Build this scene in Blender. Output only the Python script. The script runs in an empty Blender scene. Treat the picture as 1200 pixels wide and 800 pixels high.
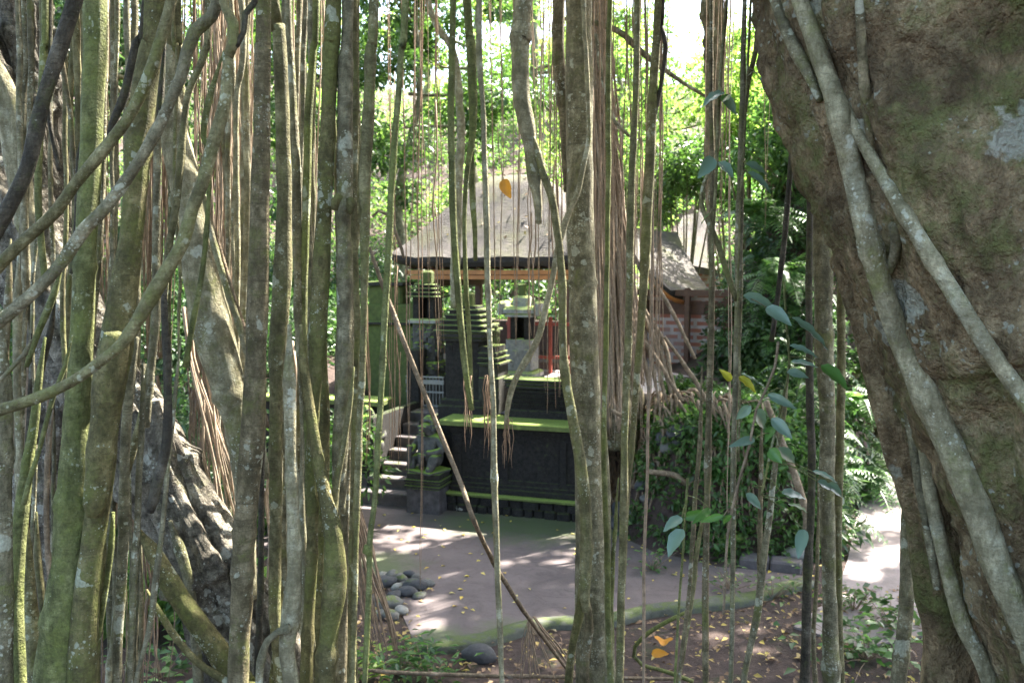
import bpy, math, random
import numpy as np
from mathutils import Vector, Matrix, noise
from mathutils.bvhtree import BVHTree

R = math.radians
rng = np.random.default_rng(7)
random.seed(7)
scene = bpy.context.scene
col = scene.collection

# ------------------------------------------------------------------ camera, sky, sun, exposure
FL = 1000.0            # focal length in photo pixels (photo is 1200 wide)
CAMZ = 2.8
PITCH = math.atan(80 / FL)
cam_d = bpy.data.cameras.new('camera')
cam_d.sensor_width = 36.0
cam_d.lens = 36.0 * FL / 1200.0
cam_d.clip_start = 0.05
cam_d.clip_end = 600
cam = bpy.data.objects.new('camera', cam_d)
cam.location = (0, 0, CAMZ)
cam.rotation_euler = (R(90) - PITCH, 0, 0)
col.objects.link(cam)
scene.camera = cam
cam_d.dof.use_dof = True
cam_d.dof.focus_distance = 3.0
cam_d.dof.aperture_fstop = 5.0

SUN_EL, SUN_AZ = 55.0, 50.0          # azimuth clockwise from +Y (away from the camera) towards +X
world = bpy.data.worlds.new('World')
scene.world = world
world.use_nodes = True
wn = world.node_tree
bg = wn.nodes['Background']
sky = wn.nodes.new('ShaderNodeTexSky')
sky.sky_type = 'NISHITA'
sky.sun_disc = False
sky.sun_elevation = R(SUN_EL)
sky.sun_rotation = R(SUN_AZ)
sky.dust_density = 4.0
sky.air_density = 1.0
sky.ozone_density = 0.6
wn.links.new(sky.outputs['Color'], bg.inputs['Color'])
bg.inputs['Strength'].default_value = 0.145

sun_d = bpy.data.lights.new('sun', 'SUN')
sun_d.energy = 5.0
sun_d.angle = R(0.55)
sun_d.color = (1.0, 0.95, 0.86)
sun = bpy.data.objects.new('sun', sun_d)
sdir = Vector((math.cos(R(SUN_EL)) * math.sin(R(SUN_AZ)), math.cos(R(SUN_EL)) * math.cos(R(SUN_AZ)), math.sin(R(SUN_EL))))
sun.rotation_euler = sdir.to_track_quat('Z', 'Y').to_euler()
sun.location = (12, 12, 20)
col.objects.link(sun)

vs = scene.view_settings
vs.view_transform = 'Standard'
vs.look = 'None'
vs.exposure = 3.0
vs.gamma = 1.0
vs.use_curve_mapping = False
scene.cycles.max_bounces = 6
scene.cycles.diffuse_bounces = 3
scene.cycles.glossy_bounces = 2
scene.cycles.transmission_bounces = 4
scene.cycles.transparent_max_bounces = 8
scene.cycles.sample_clamp_indirect = 6.0
scene.cycles.caustics_reflective = False
scene.cycles.caustics_refractive = False

# ------------------------------------------------------------------ helpers
cp, sp_ = math.cos(PITCH), math.sin(PITCH)
def P(px, py, Y):
    """point of the world seen at photo pixel (px, py) at distance Y"""
    x = (px - 600) / FL; y = -(py - 400) / FL
    s = Y / (cp + y * sp_)
    return Vector((x * s, Y, CAMZ + s * (-sp_ + y * cp)))
def G(px, py, z=0.0):
    x = (px - 600) / FL; y = -(py - 400) / FL
    s = (z - CAMZ) / (-sp_ + y * cp)
    return Vector((x * s, s * (cp + y * sp_), z))

def tag(o, label=None, cat=None, group=None, kind=None):
    if label: o['label'] = label
    if cat: o['category'] = cat
    if group: o['group'] = group
    if kind: o['kind'] = kind
    return o
def empty(name, loc=(0, 0, 0), label=None, cat=None, group=None, rz=0.0):
    o = bpy.data.objects.new(name, None)
    o.empty_display_size = 0.2
    o.location = loc; o.rotation_euler = (0, 0, rz)
    col.objects.link(o)
    return tag(o, label, cat, group)
def copy_tree(o, parent=None):
    c = o.copy(); col.objects.link(c)
    if parent is not None: c.parent = parent
    for ch in list(bpy.data.objects):
        if ch.parent == o: copy_tree(ch, c)
    return c

def mesh_obj(name, V, Fc, mat, parent=None, base=None, smooth=True):
    """V in world coordinates; the origin is put at base (or at the parent's origin)"""
    V = np.asarray(V, dtype=np.float64)
    if parent is not None:
        b = world_loc(parent); rz = parent.rotation_euler.z if parent.parent is None else 0
    else:
        b = Vector(base) if base is not None else Vector((0, 0, 0)); rz = 0
    V = V - np.array(b)
    me = bpy.data.meshes.new(name)
    if isinstance(Fc, np.ndarray):
        nf, k = Fc.shape
        me.vertices.add(len(V)); me.vertices.foreach_set('co', V.astype(np.float32).ravel())
        me.loops.add(nf * k); me.loops.foreach_set('vertex_index', Fc.astype(np.int32).ravel())
        me.polygons.add(nf)
        me.polygons.foreach_set('loop_start', np.arange(0, nf * k, k, dtype=np.int32))
        me.polygons.foreach_set('loop_total', np.full(nf, k, dtype=np.int32))
        me.update(calc_edges=True); me.validate()
    else:
        me.from_pydata([tuple(v) for v in V], [], Fc); me.update()
    if smooth:
        me.polygons.foreach_set('use_smooth', [True] * len(me.polygons))
    me.materials.append(mat)
    o = bpy.data.objects.new(name, me)
    if parent is not None: o.parent = parent
    else: o.location = b
    col.objects.link(o)
    return o
def world_loc(o):
    v = Vector(o.location)
    p = o.parent
    while p is not None:
        v = v + Vector(p.location); p = p.parent
    return v

class MB:
    """collects shapes (in world or frame coordinates) and links them as one mesh"""
    def __init__(s, xf=None): s.V = []; s.F = []; s.xf = xf
    def add(s, vs_, fs):
        n = len(s.V)
        s.V += [tuple(s.xf(*v)) if s.xf else tuple(v) for v in vs_]
        s.F += [tuple(i + n for i in f) for f in fs]
        return s
    def box(s, x0, x1, y0, y1, z0, z1, b=0.0, tp=0.0):
        """box; tp tapers the top inwards, b bevels the vertical and top edges"""
        if b <= 0:
            v = [(x0, y0, z0), (x1, y0, z0), (x1, y1, z0), (x0, y1, z0),
                 (x0 + tp, y0 + tp, z1), (x1 - tp, y0 + tp, z1), (x1 - tp, y1 - tp, z1), (x0 + tp, y1 - tp, z1)]
            return s.add(v, [(0, 3, 2, 1), (4, 5, 6, 7), (0, 1, 5, 4), (1, 2, 6, 5), (2, 3, 7, 6), (3, 0, 4, 7)])
        def ring(z, d, c):
            X0, X1, Y0, Y1 = x0 + d, x1 - d, y0 + d, y1 - d
            return [(X0 + c, Y0, z), (X1 - c, Y0, z), (X1, Y0 + c, z), (X1, Y1 - c, z), (X1 - c, Y1, z), (X0 + c, Y1, z), (X0, Y1 - c, z), (X0, Y0 + c, z)]
        rs = [ring(z0, 0, b), ring(z1 - b, tp, b), ring(z1, tp + b, b * .5)]
        v = sum(rs, []); f = [tuple(range(7, -1, -1)), tuple(range(16, 24))]
        for k in range(2):
            for i in range(8):
                j = (i + 1) % 8
                f.append((k * 8 + i, k * 8 + j, k * 8 + 8 + j, k * 8 + 8 + i))
        return s.add(v, f)
    def lathe(s, cx, cy, prof, n=12, sq=0.0):
        v = []; f = []
        for z, r in prof:
            for i in range(n):
                a = 2 * math.pi * (i + .5) / n
                q = r
                if sq: q = r / max(abs(math.cos(a)), abs(math.sin(a)))
                v.append((cx + q * math.cos(a), cy + q * math.sin(a), z))
        for k in range(len(prof) - 1):
            for i in range(n):
                j = (i + 1) % n
                f.append((k * n + i, k * n + j, k * n + n + j, k * n + n + i))
        f.append(tuple(range(n - 1, -1, -1))); m = (len(prof) - 1) * n
        f.append(tuple(range(m, m + n)))
        return s.add(v, f)
    def tube(s, pts, rads, n=8, **kw):
        V, F_ = tube_arr(pts, rads, n, **kw)
        return s.add(V.tolist(), [tuple(f) for f in F_.tolist()])
    def build(s, name, mat, parent=None, base=None, smooth=False):
        return mesh_obj(name, np.array(s.V), s.F, mat, parent, base, smooth)

def smooth_path(pts, rads, step):
    """Catmull-Rom through the points, sampled about every step metres"""
    p = np.array([tuple(q) for q in pts], float); r = np.array(rads, float)
    n = len(p)
    A = np.vstack([2 * p[0] - p[1], p, 2 * p[-1] - p[-2]]); Rr = np.concatenate([[r[0]], r, [r[-1]]])
    out = []; ro = []
    for i in range(n - 1):
        p0, p1, p2, p3 = A[i], A[i + 1], A[i + 2], A[i + 3]
        k = max(1, int(np.linalg.norm(p2 - p1) / step))
        for j in range(k):
            t = j / k
            out.append(.5 * ((2 * p1) + (-p0 + p2) * t + (2 * p0 - 5 * p1 + 4 * p2 - p3) * t * t + (-p0 + 3 * p1 - 3 * p2 + p3) * t ** 3))
            tt = t * t * (3 - 2 * t)
            ro.append(Rr[i + 1] * (1 - tt) + Rr[i + 2] * tt)
    out.append(p[-1]); ro.append(r[-1])
    return np.array(out), np.array(ro)

def vnoise(seed, t, f):
    """smooth 1-D noise"""
    g = np.random.default_rng(seed).uniform(-1, 1, 4096)
    x = t * f + 7.3; i = np.floor(x).astype(int); u = x - i; u = u * u * (3 - 2 * u)
    return g[i % 4096] * (1 - u) + g[(i + 1) % 4096] * u

def tube_arr(pts, rads, n=8, step=None, wob=0.0, rough=0.0, flute=0.0, nfl=5, seed=0, knots=0.0, flat=1.0, smoothp=True):
    if smoothp: p, r = smooth_path(pts, rads, step or 0.06)
    else: p, r = np.array([tuple(q) for q in pts], float), np.array(rads, float)
    m = len(p)
    d = np.concatenate([[0], np.cumsum(np.linalg.norm(np.diff(p, axis=0), axis=1))])
    if wob:
        for k in range(3):
            p[:, k] += wob * (vnoise(seed * 3 + k, d, 2.2) + .4 * vnoise(seed * 3 + k + 99, d, 7.0)) * (.4 if k == 2 else 1)
    if rough:
        r = r * (1 + rough * vnoise(seed + 5, d, 3.5) + .5 * rough * vnoise(seed + 6, d, 14))
    if knots:
        rg = np.random.default_rng(seed + 11)
        for _ in range(int(d[-1] * knots) + 1):
            c = rg.uniform(0, d[-1]); r = r * (1 + rg.uniform(.08, .26) * np.exp(-((d - c) / rg.uniform(.012, .04)) ** 2))
    T = np.gradient(p, axis=0); T /= np.maximum(np.linalg.norm(T, axis=1, keepdims=True), 1e-9)
    up = np.array([0., 1., 0.]) if abs(T[0][1]) < .9 else np.array([1., 0., 0.])
    N = np.zeros_like(p); a = up - T[0] * np.dot(up, T[0]); N[0] = a / np.linalg.norm(a)
    for i in range(1, m):
        a = N[i - 1] - T[i] * np.dot(N[i - 1], T[i]); N[i] = a / max(np.linalg.norm(a), 1e-9)
    B = np.cross(T, N)
    th = np.arange(n) * 2 * np.pi / n
    rr = np.repeat(r[:, None], n, 1)
    if flute:
        ph = 1.4 * vnoise(seed + 21, d, .9)[:, None]; ph2 = 2.0 * vnoise(seed + 22, d, .7)[:, None]
        rr = rr * (1 + flute * np.cos(nfl * th[None] + ph + d[:, None] * .5) + .6 * flute * np.cos((nfl * 2 + 1) * th[None] + ph2 - d[:, None] * .7))
    if rough:
        rg = np.random.default_rng(seed + 31)
        G_ = rg.uniform(-1, 1, (512, n)); x = d * 9; i = np.floor(x).astype(int); u = (x - i)[:, None]; u = u * u * (3 - 2 * u)
        rr = rr * (1 + rough * .55 * (G_[i % 512] * (1 - u) + G_[(i + 1) % 512] * u))
    V = p[:, None] + rr[..., None] * (np.cos(th)[None, :, None] * N[:, None] + flat * np.sin(th)[None, :, None] * B[:, None])
    V = V.reshape(-1, 3)
    i = np.arange(m - 1)[:, None] * n; j = np.arange(n)[None]; j2 = (j + 1) % n
    F_ = np.stack([i + j, i + j2, i + n + j2, i + n + j], -1).reshape(-1, 4)
    # close the ends
    V = np.vstack([V, p[0] - T[0] * r[0] * .3, p[-1] + T[-1] * r[-1] * .3])
    a0, a1 = m * n, m * n + 1
    jj = np.arange(n); e0 = np.stack([np.full(n, a0), (jj + 1) % n, jj, np.full(n, a0)], -1)
    e1 = np.stack([np.full(n, a1), (m - 1) * n + jj, (m - 1) * n + (jj + 1) % n, np.full(n, a1)], -1)
    return V, _Faces(F_, e0[:, :3], e1[:, :3])
class _Faces:
    def __init__(s, q, a, b): s.q, s.a, s.b = q, a, b
    def tolist(s): return s.q.tolist() + s.a.tolist() + s.b.tolist()
    def tris(s):
        q = s.q
        return np.vstack([q[:, [0, 1, 2]], q[:, [0, 2, 3]], s.a, s.b])
def tubes_obj(name, tubes, mat, parent=None, base=None):
    """several tubes in one mesh; tubes = list of (pts, rads, kwargs)"""
    Vs = []; Fs = []; n0 = 0
    for pts, rads, kw in tubes:
        V, F_ = tube_arr(pts, rads, **kw)
        Vs.append(V); Fs.append(F_.tris() + n0); n0 += len(V)
    return mesh_obj(name, np.vstack(Vs), np.vstack(Fs), mat, parent, base)

# ---- leaves
def leaf_arr(C_, size, nrm=None, aspect=.45, droop=0.0, dirs=None, fold=.18, seed=1):
    """kite leaves of two triangles folded along the midrib; C_ Nx3, size N"""
    rg = np.random.default_rng(seed)
    n = len(C_)
    if dirs is None:
        dirs = rg.normal(size=(n, 3)); dirs[:, 2] -= droop
    dirs = dirs / np.linalg.norm(dirs, axis=1, keepdims=True)
    if nrm is None:
        nrm = rg.normal(size=(n, 3)); nrm[:, 2] = np.abs(nrm[:, 2]) + .4
    sd = np.cross(dirs, nrm); sd /= np.maximum(np.linalg.norm(sd, axis=1, keepdims=True), 1e-6)
    nn = np.cross(sd, dirs)
    L = size[:, None]; W = L * aspect * .5
    v0 = C_ ; v1 = C_ + dirs * L * .42 + sd * W + nn * L * fold * .5
    v2 = C_ + dirs * L - nn * L * .12; v3 = C_ + dirs * L * .42 - sd * W + nn * L * fold * .5
    V = np.stack([v0, v1, v2, v3], 1).reshape(-1, 3)
    k = np.arange(n)[:, None] * 4
    F_ = np.stack([k + [0, 2, 1], k + [0, 3, 2]], 1).reshape(-1, 3)
    return V, F_
def join_arr(parts):
    Vs = []; Fs = []; n0 = 0
    for V, F_ in parts:
        Vs.append(V); Fs.append(F_ + n0); n0 += len(V)
    return np.vstack(Vs), np.vstack(Fs)
def clump_points(centers, rad, n, seed, flatz=.8, shell=.55):
    rg = np.random.default_rng(seed)
    centers = np.asarray(centers, float); idx = rg.integers(0, len(centers), n)
    d = rg.normal(size=(n, 3)); d /= np.linalg.norm(d, axis=1, keepdims=True)
    rr = (shell + (1 - shell) * rg.random(n)) ** .8
    rad = np.asarray(rad, float); rd = rad[idx] if rad.ndim else np.full(n, float(rad))
    off = d * (rr * rd)[:, None]; off[:, 2] *= flatz
    return centers[idx] + off, d
def frond_arr(base, direc, L, npair, lw, seed, droop=.5):
    """a fern or palm-like frond: an arched rib with paired narrow leaflets"""
    rg = np.random.default_rng(seed)
    d = np.array(direc, float); d /= np.linalg.norm(d)
    t = np.linspace(.08, 1, npair)
    rib = np.array(base)[None] + d[None] * (t * L)[:, None]; rib[:, 2] -= droop * L * t ** 2
    tan = d[None] * L + np.array([0, 0, -1.])[None] * (2 * droop * L * t)[:, None]
    tan /= np.linalg.norm(tan, axis=1, keepdims=True)
    side = np.cross(tan, [0, 0, 1.]); side /= np.maximum(np.linalg.norm(side, axis=1, keepdims=True), 1e-6)
    ll = lw * np.sin(np.pi * (t * .86 + .1)) + .015
    Cs = np.vstack([rib, rib]); dr = np.vstack([side + tan * .45, -side + tan * .45]); dr[:, 2] -= .15
    up = np.cross(side, tan); nr = np.vstack([up, up]) + rg.normal(0, .12, (2 * npair, 3))
    V, F_ = leaf_arr(Cs, np.concatenate([ll, ll]), nrm=nr, aspect=.26, dirs=dr, fold=.05, seed=seed)
    # rib as a narrow strip
    w = .004; a = rib + side * w; b = rib - side * w
    V2 = np.stack([a, b], 1).reshape(-1, 3); k = np.arange(npair - 1)[:, None] * 2
    F2 = np.stack([k + [0, 1, 3], k + [0, 3, 2]], 1).reshape(-1, 3)
    return join_arr([(V, F_), (V2, F2)])

# ------------------------------------------------------------------ materials
def new_mat(name):
    m = bpy.data.materials.new(name); m.use_nodes = True
    nt = m.node_tree; b = nt.nodes['Principled BSDF']
    return m, nt, b
def N_(nt, t, **kw):
    n = nt.nodes.new(t)
    for k, v in kw.items():
        if k in n.inputs.keys(): n.inputs[k].default_value = v
        else: setattr(n, k, v)
    return n
def ramp(nt, src, stops):
    r = nt.nodes.new('ShaderNodeValToRGB'); e = r.color_ramp.elements
    while len(e) < len(stops): e.new(.5)
    for k, (p, c) in enumerate(stops):
        e[k].position = p; e[k].color = (c[0], c[1], c[2], 1) if isinstance(c, (tuple, list)) else (c, c, c, 1)
    nt.links.new(src, r.inputs[0]); return r.outputs[0]
def mixc(nt, fac, a, b):
    m = nt.nodes.new('ShaderNodeMix'); m.data_type = 'RGBA'
    for i, s in ((0, fac), (6, a), (7, b)):
        if hasattr(s, 'links'): nt.links.new(s, m.inputs[i])
        elif isinstance(s, (int, float)): m.inputs[i].default_value = s
        else: m.inputs[i].default_value = (s[0], s[1], s[2], 1)
    return m.outputs[2]
def mth(nt, op, a, b=0.0):
    m = nt.nodes.new('ShaderNodeMath'); m.operation = op
    for i, s in ((0, a), (1, b)):
        if hasattr(s, 'links'): nt.links.new(s, m.inputs[i])
        else: m.inputs[i].default_value = s
    return m.outputs[0]
def coords(nt, scale=(1, 1, 1), rnd=True):
    tc = nt.nodes.new('ShaderNodeTexCoord'); mp = nt.nodes.new('ShaderNodeMapping')
    mp.inputs['Scale'].default_value = scale
    src = tc.outputs['Object']
    if rnd:
        oi = nt.nodes.new('ShaderNodeObjectInfo'); v = nt.nodes.new('ShaderNodeVectorMath'); v.operation = 'SCALE'
        v.inputs[0].default_value = (37, 53, 71); nt.links.new(oi.outputs['Random'], v.inputs['Scale'])
        a = nt.nodes.new('ShaderNodeVectorMath'); a.operation = 'ADD'
        nt.links.new(src, a.inputs[0]); nt.links.new(v.outputs[0], a.inputs[1]); src = a.outputs[0]
    nt.links.new(src, mp.inputs['Vector'])
    return mp.outputs[0]
def nz(nt, vec, scale, detail=5, rough=.6, dist=0.0):
    n = nt.nodes.new('ShaderNodeTexNoise')
    n.inputs['Scale'].default_value = scale; n.inputs['Detail'].default_value = detail
    n.inputs['Roughness'].default_value = rough; n.inputs['Distortion'].default_value = dist
    nt.links.new(vec, n.inputs['Vector']); return n.outputs['Fac']
def bump(nt, b, h, strength=.4, distance=.01):
    n = nt.nodes.new('ShaderNodeBump'); n.inputs['Strength'].default_value = strength; n.inputs['Distance'].default_value = distance
    nt.links.new(h, n.inputs['Height']); nt.links.new(n.outputs[0], b.inputs['Normal'])

def flakes(nt, vec, scale, size, colony):
    n = nt.nodes.new('ShaderNodeTexNoise'); n.inputs['Scale'].default_value = scale * 1.6; n.inputs['Detail'].default_value = 4
    nt.links.new(vec, n.inputs['Vector'])
    sv = nt.nodes.new('ShaderNodeVectorMath'); sv.operation = 'SCALE'; sv.inputs['Scale'].default_value = .9 / scale; nt.links.new(n.outputs['Color'], sv.inputs[0])
    ad = nt.nodes.new('ShaderNodeVectorMath'); ad.operation = 'ADD'; nt.links.new(vec, ad.inputs[0]); nt.links.new(sv.outputs[0], ad.inputs[1])
    vo = nt.nodes.new('ShaderNodeTexVoronoi'); vo.inputs['Scale'].default_value = scale; nt.links.new(ad.outputs[0], vo.inputs['Vector'])
    sp = nt.nodes.new('ShaderNodeSeparateXYZ'); nt.links.new(vo.outputs['Color'], sp.inputs[0])
    th = mth(nt, 'MULTIPLY', mth(nt, 'MULTIPLY', mth(nt, 'MULTIPLY', sp.outputs[0], sp.outputs[0]), size * 1.5), colony)
    d = mth(nt, 'SUBTRACT', th, vo.outputs['Distance'])
    return ramp(nt, mth(nt, 'ADD', mth(nt, 'MULTIPLY', d, 6.0), .35), [(.3, 0), (.7, .72)])

def bark(name, dark, light, moss=(.10, .105, .045), moss_amt=.5, lich=(.42, .45, .38), lich_amt=.35, s=1.0, patches=None, stretch=.45, bmp=.8, rings=.5):
    m, nt, b = new_mat(name)
    v = coords(nt, (1, 1, stretch)); vi = coords(nt)
    c = ramp(nt, nz(nt, v, 24 * s, 9, .78), [(.36, tuple(x * .8 for x in dark)), (.52, tuple((x + y) * .5 for x, y in zip(dark, light))), (.64, tuple(x * 1.15 for x in light))])
    # pale scuffed skin where the outer bark has worn, and growth rings
    c = mixc(nt, ramp(nt, nz(nt, vi, 11 * s, 6, .7), [(.52, 0), (.66, .6)]), c, tuple(min(.6, x * 1.45 + .03) for x in light))
    c = mixc(nt, ramp(nt, nz(nt, coords(nt, (.6, .6, 6)), 9 * s, 5, .7), [(.55, 0), (.64, rings)]), c, tuple(x * .6 for x in dark))
    c = mixc(nt, ramp(nt, nz(nt, vi, 9 * s, 7, .75), [(.38, .75), (.6, 0)]), c, tuple(x * .55 for x in dark))
    # fine cracks and lenticels across the bark
    c = mixc(nt, ramp(nt, nz(nt, coords(nt, (1, 1, 3.2)), 55 * s, 4, .6), [(.56, 0), (.66, rings + .05)]), c, tuple(x * .45 for x in dark))
    mm = ramp(nt, nz(nt, vi, 5.0 * s, 9, .78), [(.62 - .24 * moss_amt, 0), (.74 - .24 * moss_amt, .85)])
    mossc = ramp(nt, nz(nt, vi, 60 * s, 4, .7), [(.3, tuple(x * .55 for x in moss)), (.75, tuple(x * 1.35 for x in moss))])
    c = mixc(nt, mm, c, mossc)
    # lichen: rounded flakes of two sizes with ragged rims, gathered in colonies
    lc = ramp(nt, nz(nt, vi, 90 * s, 3, .6), [(.3, tuple(x * .62 for x in lich)), (.7, lich)])
    colony = ramp(nt, nz(nt, vi, 5.5 * s, 4, .6), [(.60 - .25 * lich_amt, .15), (.74 - .25 * lich_amt, 1)])
    for sc_, am in ((12 * s, .46), (26 * s, .42), (60 * s, .40), (115 * s, .42)):
        c = mixc(nt, flakes(nt, vi, sc_, am * (.55 + .6 * lich_amt), colony), c, lc)
    if patches:
        geo = nt.nodes.new('ShaderNodeNewGeometry'); dn = nz(nt, geo.outputs['Position'], 9, 5, .65)
        for (q, rad, colr) in patches:
            ds = nt.nodes.new('ShaderNodeVectorMath'); ds.operation = 'DISTANCE'
            nt.links.new(geo.outputs['Position'], ds.inputs[0]); ds.inputs[1].default_value = q
            k = mth(nt, 'ADD', mth(nt, 'MULTIPLY', ds.outputs['Value'], 1.0 / rad), mth(nt, 'MULTIPLY', dn, 3.2))
            f = ramp(nt, mth(nt, 'MULTIPLY', k, .4), [(.86, .8), (.95, 0)])
            c = mixc(nt, f, c, colr)
    nt.links.new(c, b.inputs['Base Color'])
    b.inputs['Roughness'].default_value = .82; b.inputs['Specular IOR Level'].default_value = .3
    h = mth(nt, 'ADD', nz(nt, v, 30 * s, 6, .7), mth(nt, 'MULTIPLY', nz(nt, vi, 120 * s, 3, .6), .4))
    bump(nt, b, h, bmp, .022 / s)
    return m

def leafmat(name, stops, transl=.4, rough=.42, tcol=1.6, spec=.45):
    m, nt, b = new_mat(name)
    geo = nt.nodes.new('ShaderNodeNewGeometry')
    c = ramp(nt, geo.outputs['Random Per Island'], stops)
    nt.links.new(c, b.inputs['Base Color'])
    b.inputs['Roughness'].default_value = rough; b.inputs['Specular IOR Level'].default_value = spec
    if transl:
        t = nt.nodes.new('ShaderNodeBsdfTranslucent')
        mx = nt.nodes.new('ShaderNodeMix'); mx.data_type = 'RGBA'; mx.blend_type = 'MULTIPLY'; mx.inputs[0].default_value = 1
        nt.links.new(c, mx.inputs[6]); mx.inputs[7].default_value = (tcol * 1.1, tcol * 1.2, tcol * .75, 1)
        nt.links.new(mx.outputs[2], t.inputs[0])
        ms = nt.nodes.new('ShaderNodeMixShader'); ms.inputs[0].default_value = transl
        nt.links.new(b.outputs[0], ms.inputs[1]); nt.links.new(t.outputs[0], ms.inputs[2])
        nt.links.new(ms.outputs[0], nt.nodes['Material Output'].inputs[0])
    return m

def stone(name, a, b_, moss=(.16, .26, .03), up=.6, side=.15, s=1.0, rough=.85, spots=None, bmp=.6):
    """stone with moss on its upward faces (up) and in patches on its sides (side)"""
    m, nt, b = new_mat(name)
    v = coords(nt)
    c = ramp(nt, nz(nt, v, 7 * s, 8, .7), [(.3, a), (.72, b_)])
    if spots: c = mixc(nt, ramp(nt, nz(nt, v, 28 * s, 4, .6), [(.6, 0), (.68, .7)]), c, spots)
    geo = nt.nodes.new('ShaderNodeNewGeometry'); sx = nt.nodes.new('ShaderNodeSeparateXYZ'); nt.links.new(geo.outputs['Normal'], sx.inputs[0])
    n1 = nz(nt, v, 6 * s, 6, .7)
    upm = mth(nt, 'MULTIPLY', ramp(nt, sx.outputs[2], [(.45, 0), (.8, 1)]), ramp(nt, n1, [(.62 - up * .4, 0), (.72 - up * .4, 1)]))
    sdm = ramp(nt, nz(nt, v, 3.5 * s, 7, .7), [(.68 - side * .35, 0), (.82 - side * .35, .85)])
    mk = mth(nt, 'MAXIMUM', upm, sdm)
    mc = ramp(nt, nz(nt, v, 45 * s, 4, .7), [(.3, tuple(x * .6 for x in moss)), (.7, tuple(x * 1.3 for x in moss))])
    nt.links.new(mixc(nt, mk, c, mc), b.inputs['Base Color'])
    b.inputs['Roughness'].default_value = rough; b.inputs['Specular IOR Level'].default_value = .35
    h = mth(nt, 'ADD', nz(nt, v, 24 * s, 8, .7), mth(nt, 'MULTIPLY', nz(nt, v, 90 * s, 3), .4))
    bump(nt, b, h, bmp, .015)
    return m
def plain(name, c, rough=.6, var=.25, s=12, metal=0.0):
    m, nt, b = new_mat(name)
    v = coords(nt)
    nt.links.new(ramp(nt, nz(nt, v, s, 6, .65), [(.3, tuple(x * (1 - var) for x in c)), (.7, tuple(min(1, x * (1 + var)) for x in c))]), b.inputs['Base Color'])
    b.inputs['Roughness'].default_value = rough; b.inputs['Metallic'].default_value = metal
    bump(nt, b, nz(nt, v, s * 5, 5), .25, .005)
    return m

M = {}
M['olive'] = bark('bark_olive', (.105, .095, .04), (.31, .285, .15), (.16, .17, .055), .5, (.47, .49, .35), .45)
M['green'] = bark('bark_green', (.085, .095, .03), (.25, .26, .105), (.16, .185, .05), .6, (.42, .46, .31), .35)
M['moss'] = bark('bark_mossy', (.075, .07, .025), (.235, .205, .09), (.135, .145, .04), .6, (.45, .48, .36), .45)
M['grey'] = bark('bark_grey', (.115, .105, .06), (.35, .32, .205), (.15, .16, .05), .42, (.52, .54, .42), .55)
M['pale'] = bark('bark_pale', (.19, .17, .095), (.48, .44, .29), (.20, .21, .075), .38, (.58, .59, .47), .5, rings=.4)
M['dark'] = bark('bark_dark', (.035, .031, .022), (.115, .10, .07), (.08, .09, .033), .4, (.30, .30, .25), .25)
M['brown'] = bark('bark_brown', (.095, .08, .04), (.30, .25, .15), (.14, .15, .045), .42, (.48, .49, .38), .45)
M['dead'] = bark('bark_dead', (.17, .125, .08), (.37, .285, .19), (.12, .13, .05), .1, (.42, .41, .36), .3)
M['fissured'] = bark('bark_fissured', (.05, .04, .028), (.40, .36, .28), (.13, .14, .05), .32, (.50, .50, .43), .6, .8, None, .45, 1.0)
M['fibre'] = plain('root_fibre', (.24, .175, .115), .9, .5, 30)
M['fibre_red'] = plain('root_fibre_red', (.25, .165, .105), .9, .45, 30)
M['fibre_pale'] = plain('root_fibre_pale', (.36, .28, .20), .9, .4, 30)
M['soil'] = None
G_ = lambda a, b_, c: [(0, a), (.5, b_), (1, c)]
M['leaf_bg'] = leafmat('leaf_background', G_((.04, .08, .022), (.085, .15, .04), (.17, .25, .07)), .5, .5, 1.9)
M['leaf_bright'] = leafmat('leaf_bright', G_((.08, .14, .035), (.15, .225, .06), (.26, .33, .11)), .55, .5, 1.9)
M['leaf_mid'] = leafmat('leaf_mid', G_((.03, .065, .015), (.06, .12, .03), (.11, .19, .05)), .35, .4, 1.6)
M['leaf_dark'] = leafmat('leaf_dark', G_((.02, .045, .015), (.04, .085, .03), (.075, .13, .05)), .3, .38, 1.5)
M['leaf_fern'] = leafmat('leaf_fern', G_((.035, .08, .02), (.07, .15, .045), (.14, .25, .08)), .4, .35, 1.6, .5)
M['leaf_climb'] = leafmat('leaf_climber', G_((.11, .18, .14), (.13, .21, .165), (.17, .25, .2)), .22, .35, 1.3, .6)
M['leaf_green'] = leafmat('leaf_climber_green', G_((.05, .13, .03), (.07, .17, .04), (.09, .2, .05)), .3, .35, 1.4, .5)
M['leaf_yellow'] = leafmat('leaf_yellowing', G_((.30, .33, .03), (.38, .36, .04), (.32, .30, .03)), .4, .4, 1.2)
M['leaf_orange'] = leafmat('leaf_orange', G_((.62, .27, .03), (.66, .30, .04), (.62, .26, .03)), .35, .5, .9)
M['litter'] = leafmat('leaf_litter', [(0, (.10, .06, .035)), (.35, (.18, .10, .05)), (.6, (.26, .17, .09)), (.8, (.42, .30, .07)), (.93, (.55, .44, .10)), (1, (.34, .26, .18))], .1, .6, 1.0)
M['litter_y'] = leafmat('leaf_litter_yellow', G_((.50, .33, .05), (.62, .48, .08), (.66, .58, .2)), .1, .6, 1.0)
M['stone'] = stone('temple_stone', (.007, .0065, .006), (.038, .033, .029), (.05, .065, .018), .5, .22, 3.0, .85, (.07, .065, .055), 1.2)
M['stone_moss'] = stone('temple_stone_mossy', (.013, .013, .010), (.05, .047, .038), (.13, .18, .04), 1.0, .2, 2.5)
M['ledge'] = stone('mossy_ledge', (.08, .10, .03), (.15, .18, .05), (.22, .29, .06), .85, .3, 2.0)
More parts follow.
